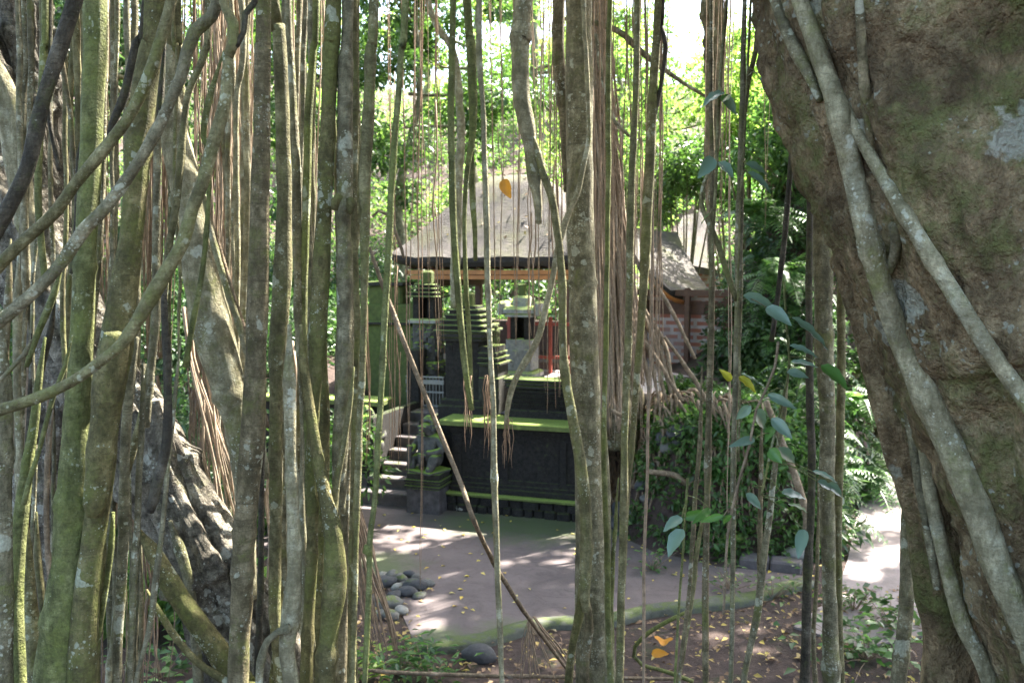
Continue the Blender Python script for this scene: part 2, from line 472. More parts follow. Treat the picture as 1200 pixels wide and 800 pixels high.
M['mosswall'] = stone('moss_covered_wall', (.07, .09, .03), (.13, .16, .05), (.13, .17, .045), .9, .45, 2.4, .9, (.05, .045, .03), 1.4)
M['statue'] = stone('statue_stone', (.035, .034, .032), (.13, .125, .115), (.20, .30, .04), .9, .12, 3.0)
M['pedestal'] = stone('pedestal_stone', (.035, .03, .03), (.14, .125, .125), (.14, .2, .04), .6, .05, 1.5)
M['step'] = stone('step_stone', (.07, .06, .06), (.15, .13, .13), (.12, .16, .03), .15, .08, 1.2)
M['lantern'] = stone('pale_shrine_stone', (.16, .16, .15), (.40, .39, .36), (.33, .42, .10), 1.1, .3, 2.5)
M['concrete'] = stone('kerb_concrete', (.055, .06, .045), (.125, .13, .105), (.085, .11, .035), .5, .5, 2.0)
M['rock_d'] = stone('dark_river_stone', (.04, .04, .042), (.10, .098, .10), (.10, .13, .03), .1, .05, 2)
M['rock_m'] = stone('grey_river_stone', (.08, .078, .07), (.18, .175, .16), (.12, .15, .04), .35, .12, 2)
M['rock_p'] = stone('pale_river_stone', (.18, .175, .155), (.32, .31, .28), (.14, .18, .05), .1, .05, 2)
M['rock_g'] = stone('mossy_boulder', (.12, .13, .08), (.2, .21, .12), (.20, .30, .05), 1.2, .9, 2)
M['orange_wood'] = plain('varnished_eave_board', (.42, .17, .045), .5)
M['wood'] = plain('weathered_wood', (.10, .055, .035), .7)
M['redwood'] = plain('red_painted_wood', (.30, .06, .035), .6)
M['metal'] = plain('grey_painted_metal', (.22, .22, .21), .5, .2, 12, .3)
M['floor'] = plain('pavilion_floor', (.33, .29, .28), .7)

# ------------------------------------------------------------------ terrain
SA = R(18); O0 = G(545, 600)
def S(u, v, z):                       # the shrine's frame: u along its front, v into the picture
    return Vector((O0.x + u * math.cos(SA) + v * math.sin(SA), O0.y - u * math.sin(SA) + v * math.cos(SA), z))
S_xy = lambda u, v: tuple(S(u, v, 0))[:2]

# outline of the raised ground behind the plaza
HIGH = [(-60, 13.5), (-7, 12.3), S_xy(-1.9, 1.2), S_xy(-1.9, 2.0), S_xy(.2, 2.0), S_xy(.3, .7), S_xy(1.6, .6)] + \
       [tuple(G(a, b))[:2] for a, b in ((722, 618), (762, 640), (842, 657), (942, 660), (986, 642), (1002, 592), (1034, 562))] + \
       [(6.0, 14.0), (7.0, 18), (12, 24), (60, 30), (60, 200), (-60, 200)]
def poly_dist(X, Y, poly):
    """signed distance, positive inside"""
    n = len(poly); d = np.full(X.shape, 1e9); ins = np.zeros(X.shape, bool)
    for i in range(n):
        x0, y0 = poly[i]; x1, y1 = poly[(i + 1) % n]
        ex, ey = x1 - x0, y1 - y0
        t = np.clip(((X - x0) * ex + (Y - y0) * ey) / (ex * ex + ey * ey), 0, 1)
        d = np.minimum(d, np.hypot(X - x0 - t * ex, Y - y0 - t * ey))
        c = ((y0 > Y) != (y1 > Y)) & (X < (x1 - x0) * (Y - y0) / (y1 - y0 + 1e-12) + x0)
        ins ^= c
    return np.where(ins, d, -d)
def sstep(a, b, x):
    t = np.clip((x - a) / (b - a), 0, 1); return t * t * (3 - 2 * t)
def T(X, Y):
    X = np.atleast_1d(np.asarray(X, float)); Y = np.atleast_1d(np.asarray(Y, float))
    d = poly_dist(X, Y, HIGH)
    z = 1.15 * sstep(0, .55, d) + .25 * sstep(.5, 1.8, d)
    z += 1.15 * sstep(5.6, 1.2, Y)                                   # the bank the camera stands on
    right = np.exp(-(((X - 4.35) / .95) ** 2 + ((Y - 12.6) / 1.6) ** 2)) * sstep(0, .8, d)
    z += 2.9 * right
    z += sstep(0, 3, d) * (.42 * np.clip(Y - 16.5 - .25 * np.abs(X - 1), 0, 22) + .16 * np.clip(Y - 38, 0, 60))
    z += sstep(.2, 2, d) * .5 * sstep(2, 9, np.abs(X + 0)) * 1.4
    z += sstep(12, 30, np.abs(X)) * 5 * sstep(-2, 10, Y) * sstep(-6, 8, d)
    z += .025 * np.sin(X * 3.1 + 1.3 * np.sin(Y * 2.1)) * np.cos(Y * 2.7) * (sstep(6.1, 5.2, Y) + sstep(.1, .8, d))
    return z
def Tz(x, y): return float(T(x, y)[0])

def axis(lo, hi, fine_lo, fine_hi, fine, coarse):
    a = list(np.arange(fine_lo, fine_hi, fine)); x = fine_lo; st = fine
    while x > lo: st = min(st * 1.25, coarse); x -= st; a.insert(0, x)
    x = a[-1]; st = fine
    while x < hi: st = min(st * 1.25, coarse); x += st; a.append(x)
    return np.array(a)
xs = axis(-180, 180, -5, 8, .11, 6); ys = axis(-60, 260, 2, 19, .11, 6)
XX, YY = np.meshgrid(xs, ys); ZZ = T(XX.ravel(), YY.ravel())
V = np.stack([XX.ravel(), YY.ravel(), ZZ - .006], 1)
nx, ny = len(xs), len(ys)
i = np.arange(ny - 1)[:, None] * nx + np.arange(nx - 1)[None]
F_ = np.stack([i, i + 1, i + nx + 1, i + nx], -1).reshape(-1, 4)
m, nt, b = new_mat('soil_ground')
v = coords(nt, rnd=False)
c = ramp(nt, nz(nt, v, 9, 9, .72), [(.3, (.035, .022, .018)), (.55, (.075, .048, .038)), (.75, (.13, .09, .07))])
c = mixc(nt, ramp(nt, nz(nt, v, 2.3, 6, .7), [(.56, 0), (.66, .7)]), c, (.045, .06, .018))
nt.links.new(c, b.inputs['Base Color']); b.inputs['Roughness'].default_value = .95
bump(nt, b, nz(nt, v, 30, 10, .75), .9, .04)
M['soil'] = m
tag(mesh_obj('ground', V, F_, m), kind='structure')

# plaza: a slab of worn pinkish pavement
def slab(name, outline, z, mat, thick=.05):
    V = [(p[0], p[1], z) for p in outline] + [(p[0], p[1], z - thick) for p in outline]
    n = len(outline)
    F_ = [tuple(range(n))] + [(i, i + n, (i + 1) % n + n, (i + 1) % n) for i in range(n)]
    o = mesh_obj(name, V, F_, mat, smooth=False); tag(o, kind='structure'); return o
def sm2(pts, step=.12):
    p, _ = smooth_path([(a, b_, 0) for a, b_ in pts], [1] * len(pts), step); return [tuple(q[:2]) for q in p]
front_px = [(488, 762), (540, 757), (590, 746), (640, 733), (700, 731), (760, 719), (810, 713), (870, 705), (915, 693), (948, 684)]
front = [tuple(G(*q))[:2] for q in front_px]
front_s = sm2(front)
back_px = [(948, 676), (900, 669), (842, 664), (765, 646), (722, 626)]
back = [tuple(G(*q))[:2] for q in back_px]
left = [S_xy(1.9, .5), S_xy(-.1, .6), S_xy(-3.5, 1.0), (-6.5, 12.2), (-7.5, 11)]
left2 = [tuple(G(*q))[:2] for q in ((330, 645), (398, 655), (436, 668), (462, 700), (478, 735))]
outline = left2[::1] + front_s + back + left
# order: left2 -> front -> back -> left, counter-clockwise check
ar = sum(outline[i][0] * outline[(i + 1) % len(outline)][1] - outline[(i + 1) % len(outline)][0] * outline[i][1] for i in range(len(outline)))
if ar < 0: outline = outline[::-1]
m, nt, b = new_mat('pavement'); v = coords(nt, rnd=False)
c = ramp(nt, nz(nt, v, 1.6, 8, .62), [(.3, (.088, .067, .064)), (.7, (.155, .123, .118))])
c = mixc(nt, ramp(nt, nz(nt, v, 38, 6, .75), [(.35, .35), (.6, 0)]), c, (.11, .09, .09))
c = mixc(nt, ramp(nt, nz(nt, v, 4.5, 9, .8, 1.2), [(.40, .55), (.5, 0)]), c, (.07, .052, .048))
tcn = nt.nodes.new('ShaderNodeNewGeometry')
def near(q, rad, soft=.5):
    ds = nt.nodes.new('ShaderNodeVectorMath'); ds.operation = 'DISTANCE'; nt.links.new(tcn.outputs['Position'], ds.inputs[0]); ds.inputs[1].default_value = q
    return ramp(nt, mth(nt, 'ADD', mth(nt, 'MULTIPLY', ds.outputs['Value'], .5 / rad), mth(nt, 'MULTIPLY', nz(nt, v, 5, 7, .75), .9)), [(.62, .85), (1.0, 0)])
for q, rad in ((S(1.0, -.25, 0), .8), (S(.3, -.3, 0), .55), (G(440, 665), .5), (G(600, 745), .35), (G(520, 752), .3), (G(700, 625), .3)):
    c = mixc(nt, near(tuple(q), rad), c, (.075, .10, .035))
nt.links.new(c, b.inputs['Base Color']); b.inputs['Roughness'].default_value = .8
bump(nt, b, mth(nt, 'ADD', nz(nt, v, 14, 8, .7), mth(nt, 'MULTIPLY', nz(nt, v, 90, 4), .3)), .35, .015)
M['pave'] = m
slab('plaza', outline, .004, m)
# path running back on the right
pl = [tuple(G(*q))[:2] for q in ((930, 735), (968, 705), (990, 668), (1000, 625), (1010, 592), (1042, 560))] + [(6.6, 14.5), (7.6, 18), (10, 23)]
pr = [(12.5, 22), (10.2, 17.5), (8.6, 14), (6.9, 10.8), (5.9, 8.6), (4.2, 6.9), tuple(G(1010, 760))[:2]]
pl_s, pr_s = sm2(pl, .3), sm2(pr, .3)
po = pl_s + pr_s
ar = sum(po[i][0] * po[(i + 1) % len(po)][1] - po[(i + 1) % len(po)][0] * po[i][1] for i in range(len(po)))
m2, nt, b = new_mat('path_surface'); v = coords(nt, rnd=False)
c = ramp(nt, nz(nt, v, 3, 8, .65), [(.3, (.20, .165, .155)), (.7, (.32, .27, .26))])
nt.links.new(c, b.inputs['Base Color']); b.inputs['Roughness'].default_value = .85; bump(nt, b, nz(nt, v, 25, 8, .7), .4, .02)
slab('path', po if ar > 0 else po[::-1], .012, m2)
# mossy concrete kerb along the plaza's front, rounded on top
kb = MB(); kp = front_s
for off, prof in ((0, 0),):
    n = len(kp); rows = []
    for i in range(n):
        a = Vector(kp[max(0, i - 1)]); c_ = Vector(kp[min(n - 1, i + 1)]); t = (c_ - a).normalized(); nn = Vector((-t.y, t.x))
        w = .085 * (1 + .12 * math.sin(i * .7)); p = Vector(kp[i])
        hz = .055 + .008 * math.sin(i * 1.3)
        rows.append([(p.x + nn.x * o * w, p.y + nn.y * o * w, z) for o, z in ((-1, -.06), (-1, hz - .02), (-.75, hz), (0, hz + .006), (.75, hz), (1, hz - .02), (1, -.04))])
    k = 7
    vv = sum(rows, []); ff = []
    for i in range(n - 1):
        for j in range(k - 1): ff.append((i * k + j, i * k + k + j, i * k + k + j + 1, i * k + j + 1))
    ff += [tuple(range(k)), tuple((n - 1) * k + j for j in range(k))[::-1]]
    kb.add(vv, ff)
tag(kb.build('kerb', M['concrete'], smooth=True), kind='structure')

# ------------------------------------------------------------------ temple terrace, stairs, statues
terr = empty('terrace_wall', S(.7, .3, 0), 'low black stone temple terrace wall with a bright moss ledge behind the paved court', 'terrace wall')
mb = MB(S); rg = random.Random(3)
for row, z0 in enumerate((0.0, .1)):                      # rough footing stones
    u = -.24
    while u < 1.5:
        w = rg.uniform(.10, .2); d = rg.uniform(.0, .035)
        mb.box(u + .006, u + w - .006, .02 - d, .5, z0 - (.05 if row == 0 else 0), z0 + .095 + rg.uniform(0, .008), .018)
        u += w
mb.box(-.2, 1.51, .06, .5, 0, .19)
mb.build('footing', M['stone'], terr)
MB(S).box(-.24, 1.53, -.03, .5, .2, .235, .012).build('mossy_plinth', M['ledge'], terr)
mb = MB(S)
mb.box(-.21, 1.51, .045, .5, .235, .30, .01).box(-.2, 1.50, .075, .5, .30, .345, .01)
mb.box(-.2, 1.50, .11, .5, .345, .93)                     # recessed field
for a, b_ in ((-.2, -.08), (.42, .5), (1.12, 1.2), (1.42, 1.50)): mb.box(a, b_, .085, .12, .36, .91, .008)
mb.box(-.2, 1.50, .088, .12, .345, .40, .006).box(-.2, 1.50, .088, .12, .875, .93, .006)
mb.box(-.21, 1.51, .06, .5, .93, .965, .008).box(-.22, 1.52, .03, .5, .965, 1.0, .008).box(-.23, 1.53, .0, .5, 1.0, 1.035, .008)
mb.build('panelled_wall', M['stone'], terr)
MB(S).box(-.3, 1.56, -.075, .45, 1.035, 1.10, .014).build('mossy_ledge', M['ledge'], terr)
mb = MB(S)
mb.box(.42, 1.51, .33, .62, 1.10, 1.19, .01).box(.42, 1.51, .37, .6, 1.19, 1.45)
for k in range(36):                                       # carved band: rows of small bosses
    for r in range(3):
        u = .46 + k * .0285 + (r % 2) * .014
        mb.box(u, u + .02, .348, .38, 1.225 + r * .055, 1.262 + r * .055, .005)
mb.box(.41, 1.52, .345, .61, 1.395, 1.42, .006)
mb.build('carved_wall', M['stone'], terr)
mb = MB(S)
for k in range(3): mb.box(.40 - .01 * k, 1.53, .32 - .028 * k, .60, 1.45 + .042 * k, 1.45 + .042 * k + .03, .008)
mb.box(.42, 1.52, .36, .58, 1.47, 1.53)
mb.build('mossy_coping', M['stone_moss'], terr)

# courtyard floor behind the wall
MB(S).box(-1.0, 3.0, 2.35, 7.5, .7, 1.42).box(.42, 2.1, .7, 2.34, .7, 1.40).build('courtyard_floor', M['floor'])['kind'] = 'structure'

st = empty('stone_stairs', S(-.95, .3, 0), 'worn stone steps rising between two moss-headed guardian statues', 'stairs')
for k in range(7):
    z1 = .165 + .13 * k; v0 = -.06 + .21 * k; ul = -1.62 if k < 2 else -1.27
    mb = MB(S)
    mb.box(ul, -.66, v0 + .02, v0 + .26 if k < 6 else v0 + .8, z1 - .17 if k == 0 else z1 - .135, z1 - .04)
    mb.box(ul - .0, -.66, v0, v0 + .25 if k < 6 else v0 + .8, z1 - .042, z1, .01)
    mb.build('step', M['step'], st)
for ua, ub in ((-.66, -.56), (-1.37, -1.272)):
    MB(S).box(ua + .002, ub, .16, 1.9, 0, 1.03, .01).build('stair_cheek', M['stone'], st)

def skin_mesh(name, nodes, edges, mat, parent, lvl=2, root=0):
    """grow one continuous body over a skeleton and bake it to a plain mesh"""
    me = bpy.data.meshes.new(name + '_sk'); me.from_pydata([n[:3] for n in nodes], edges, [])
    o = bpy.data.objects.new(name + '_sk', me); col.objects.link(o)
    md = o.modifiers.new('s', 'SKIN'); md.use_smooth_shade = True
    for i, n in enumerate(nodes):
        sv = me.skin_vertices[0].data[i]; r = n[3]
        sv.radius = (r, r) if not isinstance(r, tuple) else r
        sv.use_root = (i == root)
    sb = o.modifiers.new('d', 'SUBSURF'); sb.levels = lvl; sb.render_levels = lvl
    dg = bpy.context.evaluated_depsgraph_get(); ev = o.evaluated_get(dg)
    m2 = bpy.data.meshes.new_from_object(ev, depsgraph=dg)
    bpy.data.objects.remove(o); bpy.data.meshes.remove(me)
    m2.name = name; m2.materials.clear(); m2.materials.append(mat)
    m2.polygons.foreach_set('use_smooth', [True] * len(m2.polygons))
    ob = bpy.data.objects.new(name, m2); ob.parent = parent; col.objects.link(ob)
    return ob

def guardian(u, v, zb, label, rz):
    """squatting temple guardian about 0.66 m tall, facing -y before rotation"""
    base = empty('guardian_statue', S(u, v, zb), label, 'statue', 'guardian statues flanking the stairs', -SA + rz)
    n = []; e = []
    def nd(x, y, z, r): n.append((x, y, z, r)); return len(n) - 1
    def ln(*a):
        for p, q in zip(a[:-1], a[1:]): e.append((p, q))
    pel = nd(0, .05, .12, .12); bel = nd(0, -.01, .21, .135); che = nd(0, .0, .33, .125); nk = nd(0, -.015, .43, .075); hd = nd(0, -.045, .50, .095); cr = nd(0, -.03, .585, .075)
    ln(pel, bel, che, nk, hd, cr)
    for s in (-1, 1):
        hip = nd(s * .10, .0, .11, .08); kn = nd(s * .185, -.12, .20 if s > 0 else .15, .07); an = nd(s * .14, -.135, .06, .05); ft = nd(s * .15, -.21, .03, .04)
        ln(pel, hip, kn, an, ft)
        sh = nd(s * .16, .01, .385, .06); el = nd(s * .225, -.02, .27, .052)
        if s > 0: wr = nd(.13, -.135, .235, .04); ha = nd(.08, -.155, .25, .038)
        else: wr = nd(-.17, -.14, .215, .04); ha = nd(-.16, -.17, .20, .04)
        ln(che, sh, el, wr, ha)
    body = skin_mesh('carved_body', n, e, M['statue'], base)
    mb = MB()
    b0 = base
    def loc(f):                                              # parts are built in the statue's own frame
        return f
    def part(mb, name, mat=M['statue'], smooth=True):
        me = bpy.data.meshes.new(name); me.from_pydata(mb.V, [], mb.F); me.materials.append(mat)
        me.polygons.foreach_set('use_smooth', [smooth] * len(me.polygons))
        o = bpy.data.objects.new(name, me); o.parent = base; col.objects.link(o); return o
    # face: brow, bulging eyes, nose, wide mouth with tusks, ears
    mb = MB()
    def blob(x, y, z, rx, ry, rz_, n_=10):
        vv = []; ff = []
        for a in range(1, 6):
            for b_ in range(n_):
                t = math.pi * a / 6; p = 2 * math.pi * b_ / n_
                vv.append((x + rx * math.sin(t) * math.cos(p), y + ry * math.sin(t) * math.sin(p), z + rz_ * math.cos(t)))
        for a in range(4):
            for b_ in range(n_):
                c_ = (b_ + 1) % n_; ff.append((a * n_ + b_, a * n_ + n_ + b_, a * n_ + n_ + c_, a * n_ + c_))
        ff.append(tuple(range(n_))); ff.append(tuple(4 * n_ + q for q in range(n_ - 1, -1, -1))); mb.add(vv, ff)
    blob(0, -.13, .535, .075, .03, .018)
    for s in (-1, 1): blob(s * .034, -.137, .515, .021, .02, .017); blob(s * .102, -.04, .50, .018, .035, .04)
    blob(0, -.155, .49, .022, .028, .022); blob(0, -.135, .455, .05, .03, .017); blob(0, -.125, .425, .04, .03, .018)
    for s in (-1, 1): mb.tube([(s * .03, -.155, .452), (s * .033, -.168, .466), (s * .034, -.166, .482)], [.007, .006, .002], 6, step=.01)
    part(mb, 'face')
    mb = MB(); rr = random.Random(5)
    for k in range(34):                                      # curled hair and headdress
        a = rr.uniform(-.3, math.pi + .3); t = rr.uniform(0, 1.25)
        blob(.088 * math.cos(a) * math.cos(t * .9), .0 + .095 * math.sin(a) * math.cos(t * .9) - .02, .53 + .09 * math.sin(t), .027, .027, .024, 7)
    mb.lathe(0, -.02, [(.585, .062), (.612, .066), (.622, .05), (.645, .045), (.66, .02)], 12)
    part(mb, 'headdress')
    mb = MB(); mb.tube([(-.16, -.19, .0), (-.165, -.185, .2), (-.16, -.175, .30)], [.032, .028, .04], 8, step=.03, rough=.1)
    part(mb, 'club')
    mb = MB(); mb.box(-.2, .2, -.22, .16, 0.0, .03, .012); part(mb, 'rock_seat', smooth=False)
    mb = MB(); mb.tube([(-.13, -.03, .19), (-.06, -.125, .2), (0, -.14, .2), (.06, -.125, .2), (.13, -.03, .19)], [.022] * 5, 8, step=.03, rough=.1)
    mb.box(-.035, .035, -.165, -.13, .04, .2, .008); part(mb, 'loincloth')
    return base
def pedestal(u, v, label):
    p = empty('statue_pedestal', S(u, v, 0), label, 'pedestal', 'stone pedestals of the guardian statues', )
    a = .21; b_ = .18
    MB(S).box(u - a, u + a, v - b_, v + b_, -.02, .30, .012).build('block', M['pedestal'], p)
    mb = MB(S)
    mb.box(u - a - .0, u + a + .0, v - b_ - .0, v + b_ + .0, .345, .365, .004)
    for k in range(3): mb.box(u - a - .02 + .012 * (k % 2), u + a + .02 - .012 * (k % 2), v - b_ - .02 + .012 * (k % 2), v + b_ + .02 - .012 * (k % 2), .302 + .036 * k, .330 + .036 * k, .006)
    mb.box(u - a + .01, u + a - .01, v - b_ + .01, v + b_ - .01, .29, .43)
    mb.box(u - a + .005, u + a - .005, v - b_ + .005, v + b_ - .005, .43, .475, .008)
    mb.build('moulding', M['stone_moss'], p)
pedestal(-.445, -.04, 'squat stone pedestal with mossy mouldings right of the steps')
pedestal(-1.50, .42, 'squat stone pedestal left of the steps, mostly behind hanging stems')
guardian(-.43, -.02, .476, 'moss-headed squatting stone guardian on the pedestal right of the steps', R(-22))
guardian(-1.50, .42, .476, 'moss-headed squatting stone guardian left of the steps, half hidden by stems', R(22))

# metal gate at the head of the stairs
g = empty('metal_gate', S(-1.2, 1.62, .9), 'low grey metal gate at the top of the stone steps', 'gate')
mb = MB(S)
for z in (.96, 1.15, 1.36): mb.box(-1.5, -.93, 1.60, 1.625, z, z + .022, .004)
mb.box(-1.5, -.93, 1.598, 1.628, 1.27, 1.33, .004)
mb.build('rail', M['metal'], g)
mb = MB(S)
for k in range(12):
    u = -1.49 + k * .049; mb.box(u, u + .011, 1.606, 1.62, .935, 1.37, .002)
mb.build('bars', M['metal'], g)

def shrine_tiers(mb, u, v, z, w, n, h, shrink=.78, over=.06):
    for k in range(n):
        ww = w * (1 - (1 - shrink) * k / max(1, n - 1) * 1.6)
        mb.box(u - ww - over, u + ww + over, v - ww - over, v + ww + over, z + h * k, z + h * k + h * .45, .012)
        mb.box(u - ww + .02, u + ww - .02, v - ww + .02, v + ww - .02, z + h * k + h * .4, z + h * k + h * 1.02)
    return mb
def carve(mb, u, v, z0, z1, w, seed, n=60):
    """small bosses, leaves and volutes standing proud of a square pillar"""
    rr = random.Random(seed)
    for k in range(n):
        s = rr.choice(((0, -1), (0, -1), (1, 0), (-1, 0))); t = rr.uniform(-.8, .8) * w; z = rr.uniform(z0, z1)
        a = rr.uniform(.018, .05); d = rr.uniform(.015, .05)
        if s[0] == 0: mb.box(u + t - a, u + t + a, v - w - d, v - w + .01, z - a, z + a, a * .5)
        else: mb.box(u + s[0] * w - (0 if s[0] > 0 else d), u + s[0] * w + (d if s[0] > 0 else 0), v + t - a, v + t + a, z - a, z + a, a * .5)
# 1: carved gate pillar with a mossy cap
p = empty('gate_pillar', S(-1.33, 2.0, .9), 'dark carved gate pillar with niche and lime-green mossy cap', 'pillar')
u, v = -1.33, 2.0
mb = MB(S); mb.box(u - .21, u + .21, v - .21, v + .21, .3, 1.35, .02); mb.box(u - .19, u + .19, v - .19, v + .19, 1.35, 1.46, .02); mb.box(u - .22, u + .22, v - .22, v + .22, 1.46, 1.56, .03)
mb.box(u - .17, u + .17, v - .17, v + .17, 1.56, 2.1, .02); carve(mb, u, v, 1.6, 2.05, .17, 1, 90); carve(mb, u, v, 1.2, 1.5, .2, 2, 40)
mb.build('shaft', M['statue'], p)
mb = MB(S); mb.box(u - .22, u + .22, v - .22, v + .22, 2.1, 2.16, .02); mb.build('collar', M['lantern'], p)
mb = MB(S); mb.box(u - .16, u - .07, v - .16, v + .16, 2.16, 2.46); mb.box(u + .07, u + .16, v - .16, v + .16, 2.16, 2.46); mb.box(u - .16, u + .16, v + .06, v + .16, 2.16, 2.455); mb.build('niche', M['stone'], p)
mb = MB(S); shrine_tiers(mb, u, v, 2.46, .18, 4, .055, .7, .06); cr_ = mb.build('cap_roof', M['stone_moss'], p)
mb = MB(S); mb.box(u - .08, u + .08, v - .08, v + .08, 2.66, 2.84, .03); mb.build('finial', M['mosswall'], cr_)
# 2: broad dark shrine with stepped mossy roof
p = empty('stepped_shrine', S(.1, .55, 1.1), 'broad dark stone shrine with a stepped mossy roof on the terrace wall', 'shrine')
u, v = -.2, .66
mb = MB(S); mb.box(u - .30, u + .30, v - .30, v + .30, .2, 1.2, .02).box(u - .27, u + .27, v - .27, v + .27, 1.2, 1.27, .015).box(u - .22, u + .22, v - .22, v + .22, 1.27, 1.98, .01)
carve(mb, u, v, 1.86, 2.0, .2, 6, 30); mb.build('body', M['stone'], p)
mb = MB(S)
mb.box(u - .27, u + .27, v - .27, v + .27, 1.98, 2.03, .015).box(u - .31, u + .31, v - .31, v + .31, 2.03, 2.09, .015)
shrine_tiers(mb, u, v, 2.09, .30, 5, .062, .72, .04); cr_ = mb.build('stepped_roof', M['stone_moss'], p)
mb = MB(S); mb.box(u - .07, u + .07, v - .07, v + .07, 2.38, 2.56, .02).box(u - .17, u - .11, v - .1, v + .1, 2.3, 2.44, .02); mb.build('finial', M['mosswall'], cr_)
mb = MB(S); mb.box(u + .22, u + .48, v - .26, v + .2, 1.12, 1.55, .012).box(u + .22, u + .46, v - .24, v + .18, 1.55, 1.7, .012)
for k in range(4): mb.box(u + .21, u + .50 - .03 * k, v - .28 + .02 * k, v + .22, 1.70 + .06 * k, 1.728 + .06 * k, .006)
mb.box(u + .22, u + .42, v - .22, v + .18, 1.7, 1.92); mb.build('wing', M['stone_moss'], p)
mb = MB(S)
for k, (du, dz, r) in enumerate(((.40, 2.0, .055), (.41, 2.085, .045), (.40, 2.15, .03))):
    c_ = S(u + du, v - .12, 0); m3 = MB(); m3.lathe(c_.x, c_.y, [(dz - r, r * .4), (dz - r * .5, r * .9), (dz, r), (dz + r * .5, r * .9), (dz + r, r * .35)], 12); mb.xf = None; mb.V, mb.F = mb.V, mb.F; mb.add(m3.V, m3.F)
mb.build('moss_knob', M['mosswall'], p, smooth=True)
# 3: pale pillar shrine in the court
p = empty('pillar_shrine', S(.62, 1.75, 1.4), 'slender pale shrine on carved pillar with lime mossy winged roof', 'shrine')
u, v = .16, 1.75
mb = MB(S); mb.box(u - .24, u + .24, v - .24, v + .24, 1.42, 1.50, .03).box(u - .16, u + .16, v - .16, v + .16, 1.5, 1.85, .02); carve(mb, u, v, 1.52, 1.83, .14, 9, 60)
mb.box(u - .12, u + .12, v - .12, v + .12, 1.85, 1.93, .01).box(u - .18, u + .18, v - .18, v + .18, 1.92, 1.53, .02); mb.build('carved_pillar', M['lantern'], p)
mb = MB(S); mb.box(u - .13, u - .06, v - .13, v + .13, 1.53, 2.22).box(u + .06, u + .13, v - .13, v + .13, 1.53, 2.22).box(u - .13, u + .13, v + .05, v + .13, 1.53, 2.215); mb.build('niche', M['stone'], p)
mb = MB(S); mb.box(u - .19, u + .19, v - .19, v + .19, 2.22, 2.27, .02).box(u - .24, u + .24, v - .2, v + .2, 2.27, 2.36, .04)
for s in (-1, 1): mb.box(u + s * .25 - .045, u + s * .25 + .045, v - .2, v + .2, 2.25, 2.43, .03)
mb.box(u - .11, u + .11, v - .11, v + .11, 2.36, 2.5, .03); cr_ = mb.build('winged_roof', M['lantern'], p)
MB(S).box(u - .05, u + .05, v - .05, v + .05, 2.5, 2.66, .02).build('finial', M['mosswall'], cr_)
# mossy wall wing left of the gate
p = empty('mossy_gate_wall', S(-2.0, 2.3, .9), 'stepped gate wall thickly covered in bright green moss, left of the carved pillar', 'wall')
mb = MB(S); mb.box(-2.45, -1.51, 2.1, 2.5, .6, 2.05, .03).box(-2.4, -1.53, 2.12, 2.48, 2.05, 2.35, .03).box(-2.35, -1.8, 2.14, 2.46, 2.35, 2.62, .03); mb.build('wall_body', M['mosswall'], p)
mb = MB(S); mb.box(-2.5, -1.62, 2.05, 2.55, 2.05, 2.10, .012).box(-2.4, -1.75, 2.08, 2.52, 2.62, 2.68, .012); mb.build('coping', M['stone_moss'], p)
p = empty('dark_gate_wall', S(-1.4, 2.0, .9), 'dark stone wall wing in shade beside the mossy gate wall', 'wall')
mb = MB(S); mb.box(-1.46, -1.27, 1.55, 2.02, .3, 1.75, .02).box(-3.4, -1.7, .9, 1.25, 0, 1.05, .02); mb.build('wall_body', M['stone'], p)
MB(S).box(-3.45, -1.53, .84, 1.3, 1.05, 1.12, .015).build('mossy_coping', M['ledge'], p)

# ------------------------------------------------------------------ pavilion
def thatch(name):
    m, nt, b = new_mat(name); v = coords(nt)
    c = ramp(nt, nz(nt, v, 3.0, 8, .65), [(.34, (.035, .03, .026)), (.66, (.135, .118, .108))])
    c = mixc(nt, ramp(nt, nz(nt, v, 1.9, 7, .7), [(.48, 0), (.62, .75)]), c, (.12, .12, .055))
    c = mixc(nt, ramp(nt, nz(nt, v, 26, 4, .6), [(.69, 0), (.73, .8)]), c, (.38, .26, .16))
    nt.links.new(c, b.inputs['Base Color']); b.inputs['Roughness'].default_value = .85
    tc = coords(nt, (1, 1, 1))
    c = None
    bump(nt, b, mth(nt, 'ADD', nz(nt, v, 14, 9, .8), mth(nt, 'MULTIPLY', nz(nt, coords(nt, (1, 1, 9)), 7, 5, .7), .8)), 1.0, .06)
    return m
M['thatch'] = thatch('weathered_thatch')
M['thatch_edge'] = plain('dark_thatch_edge', (.035, .03, .032), .95, .4, 40)
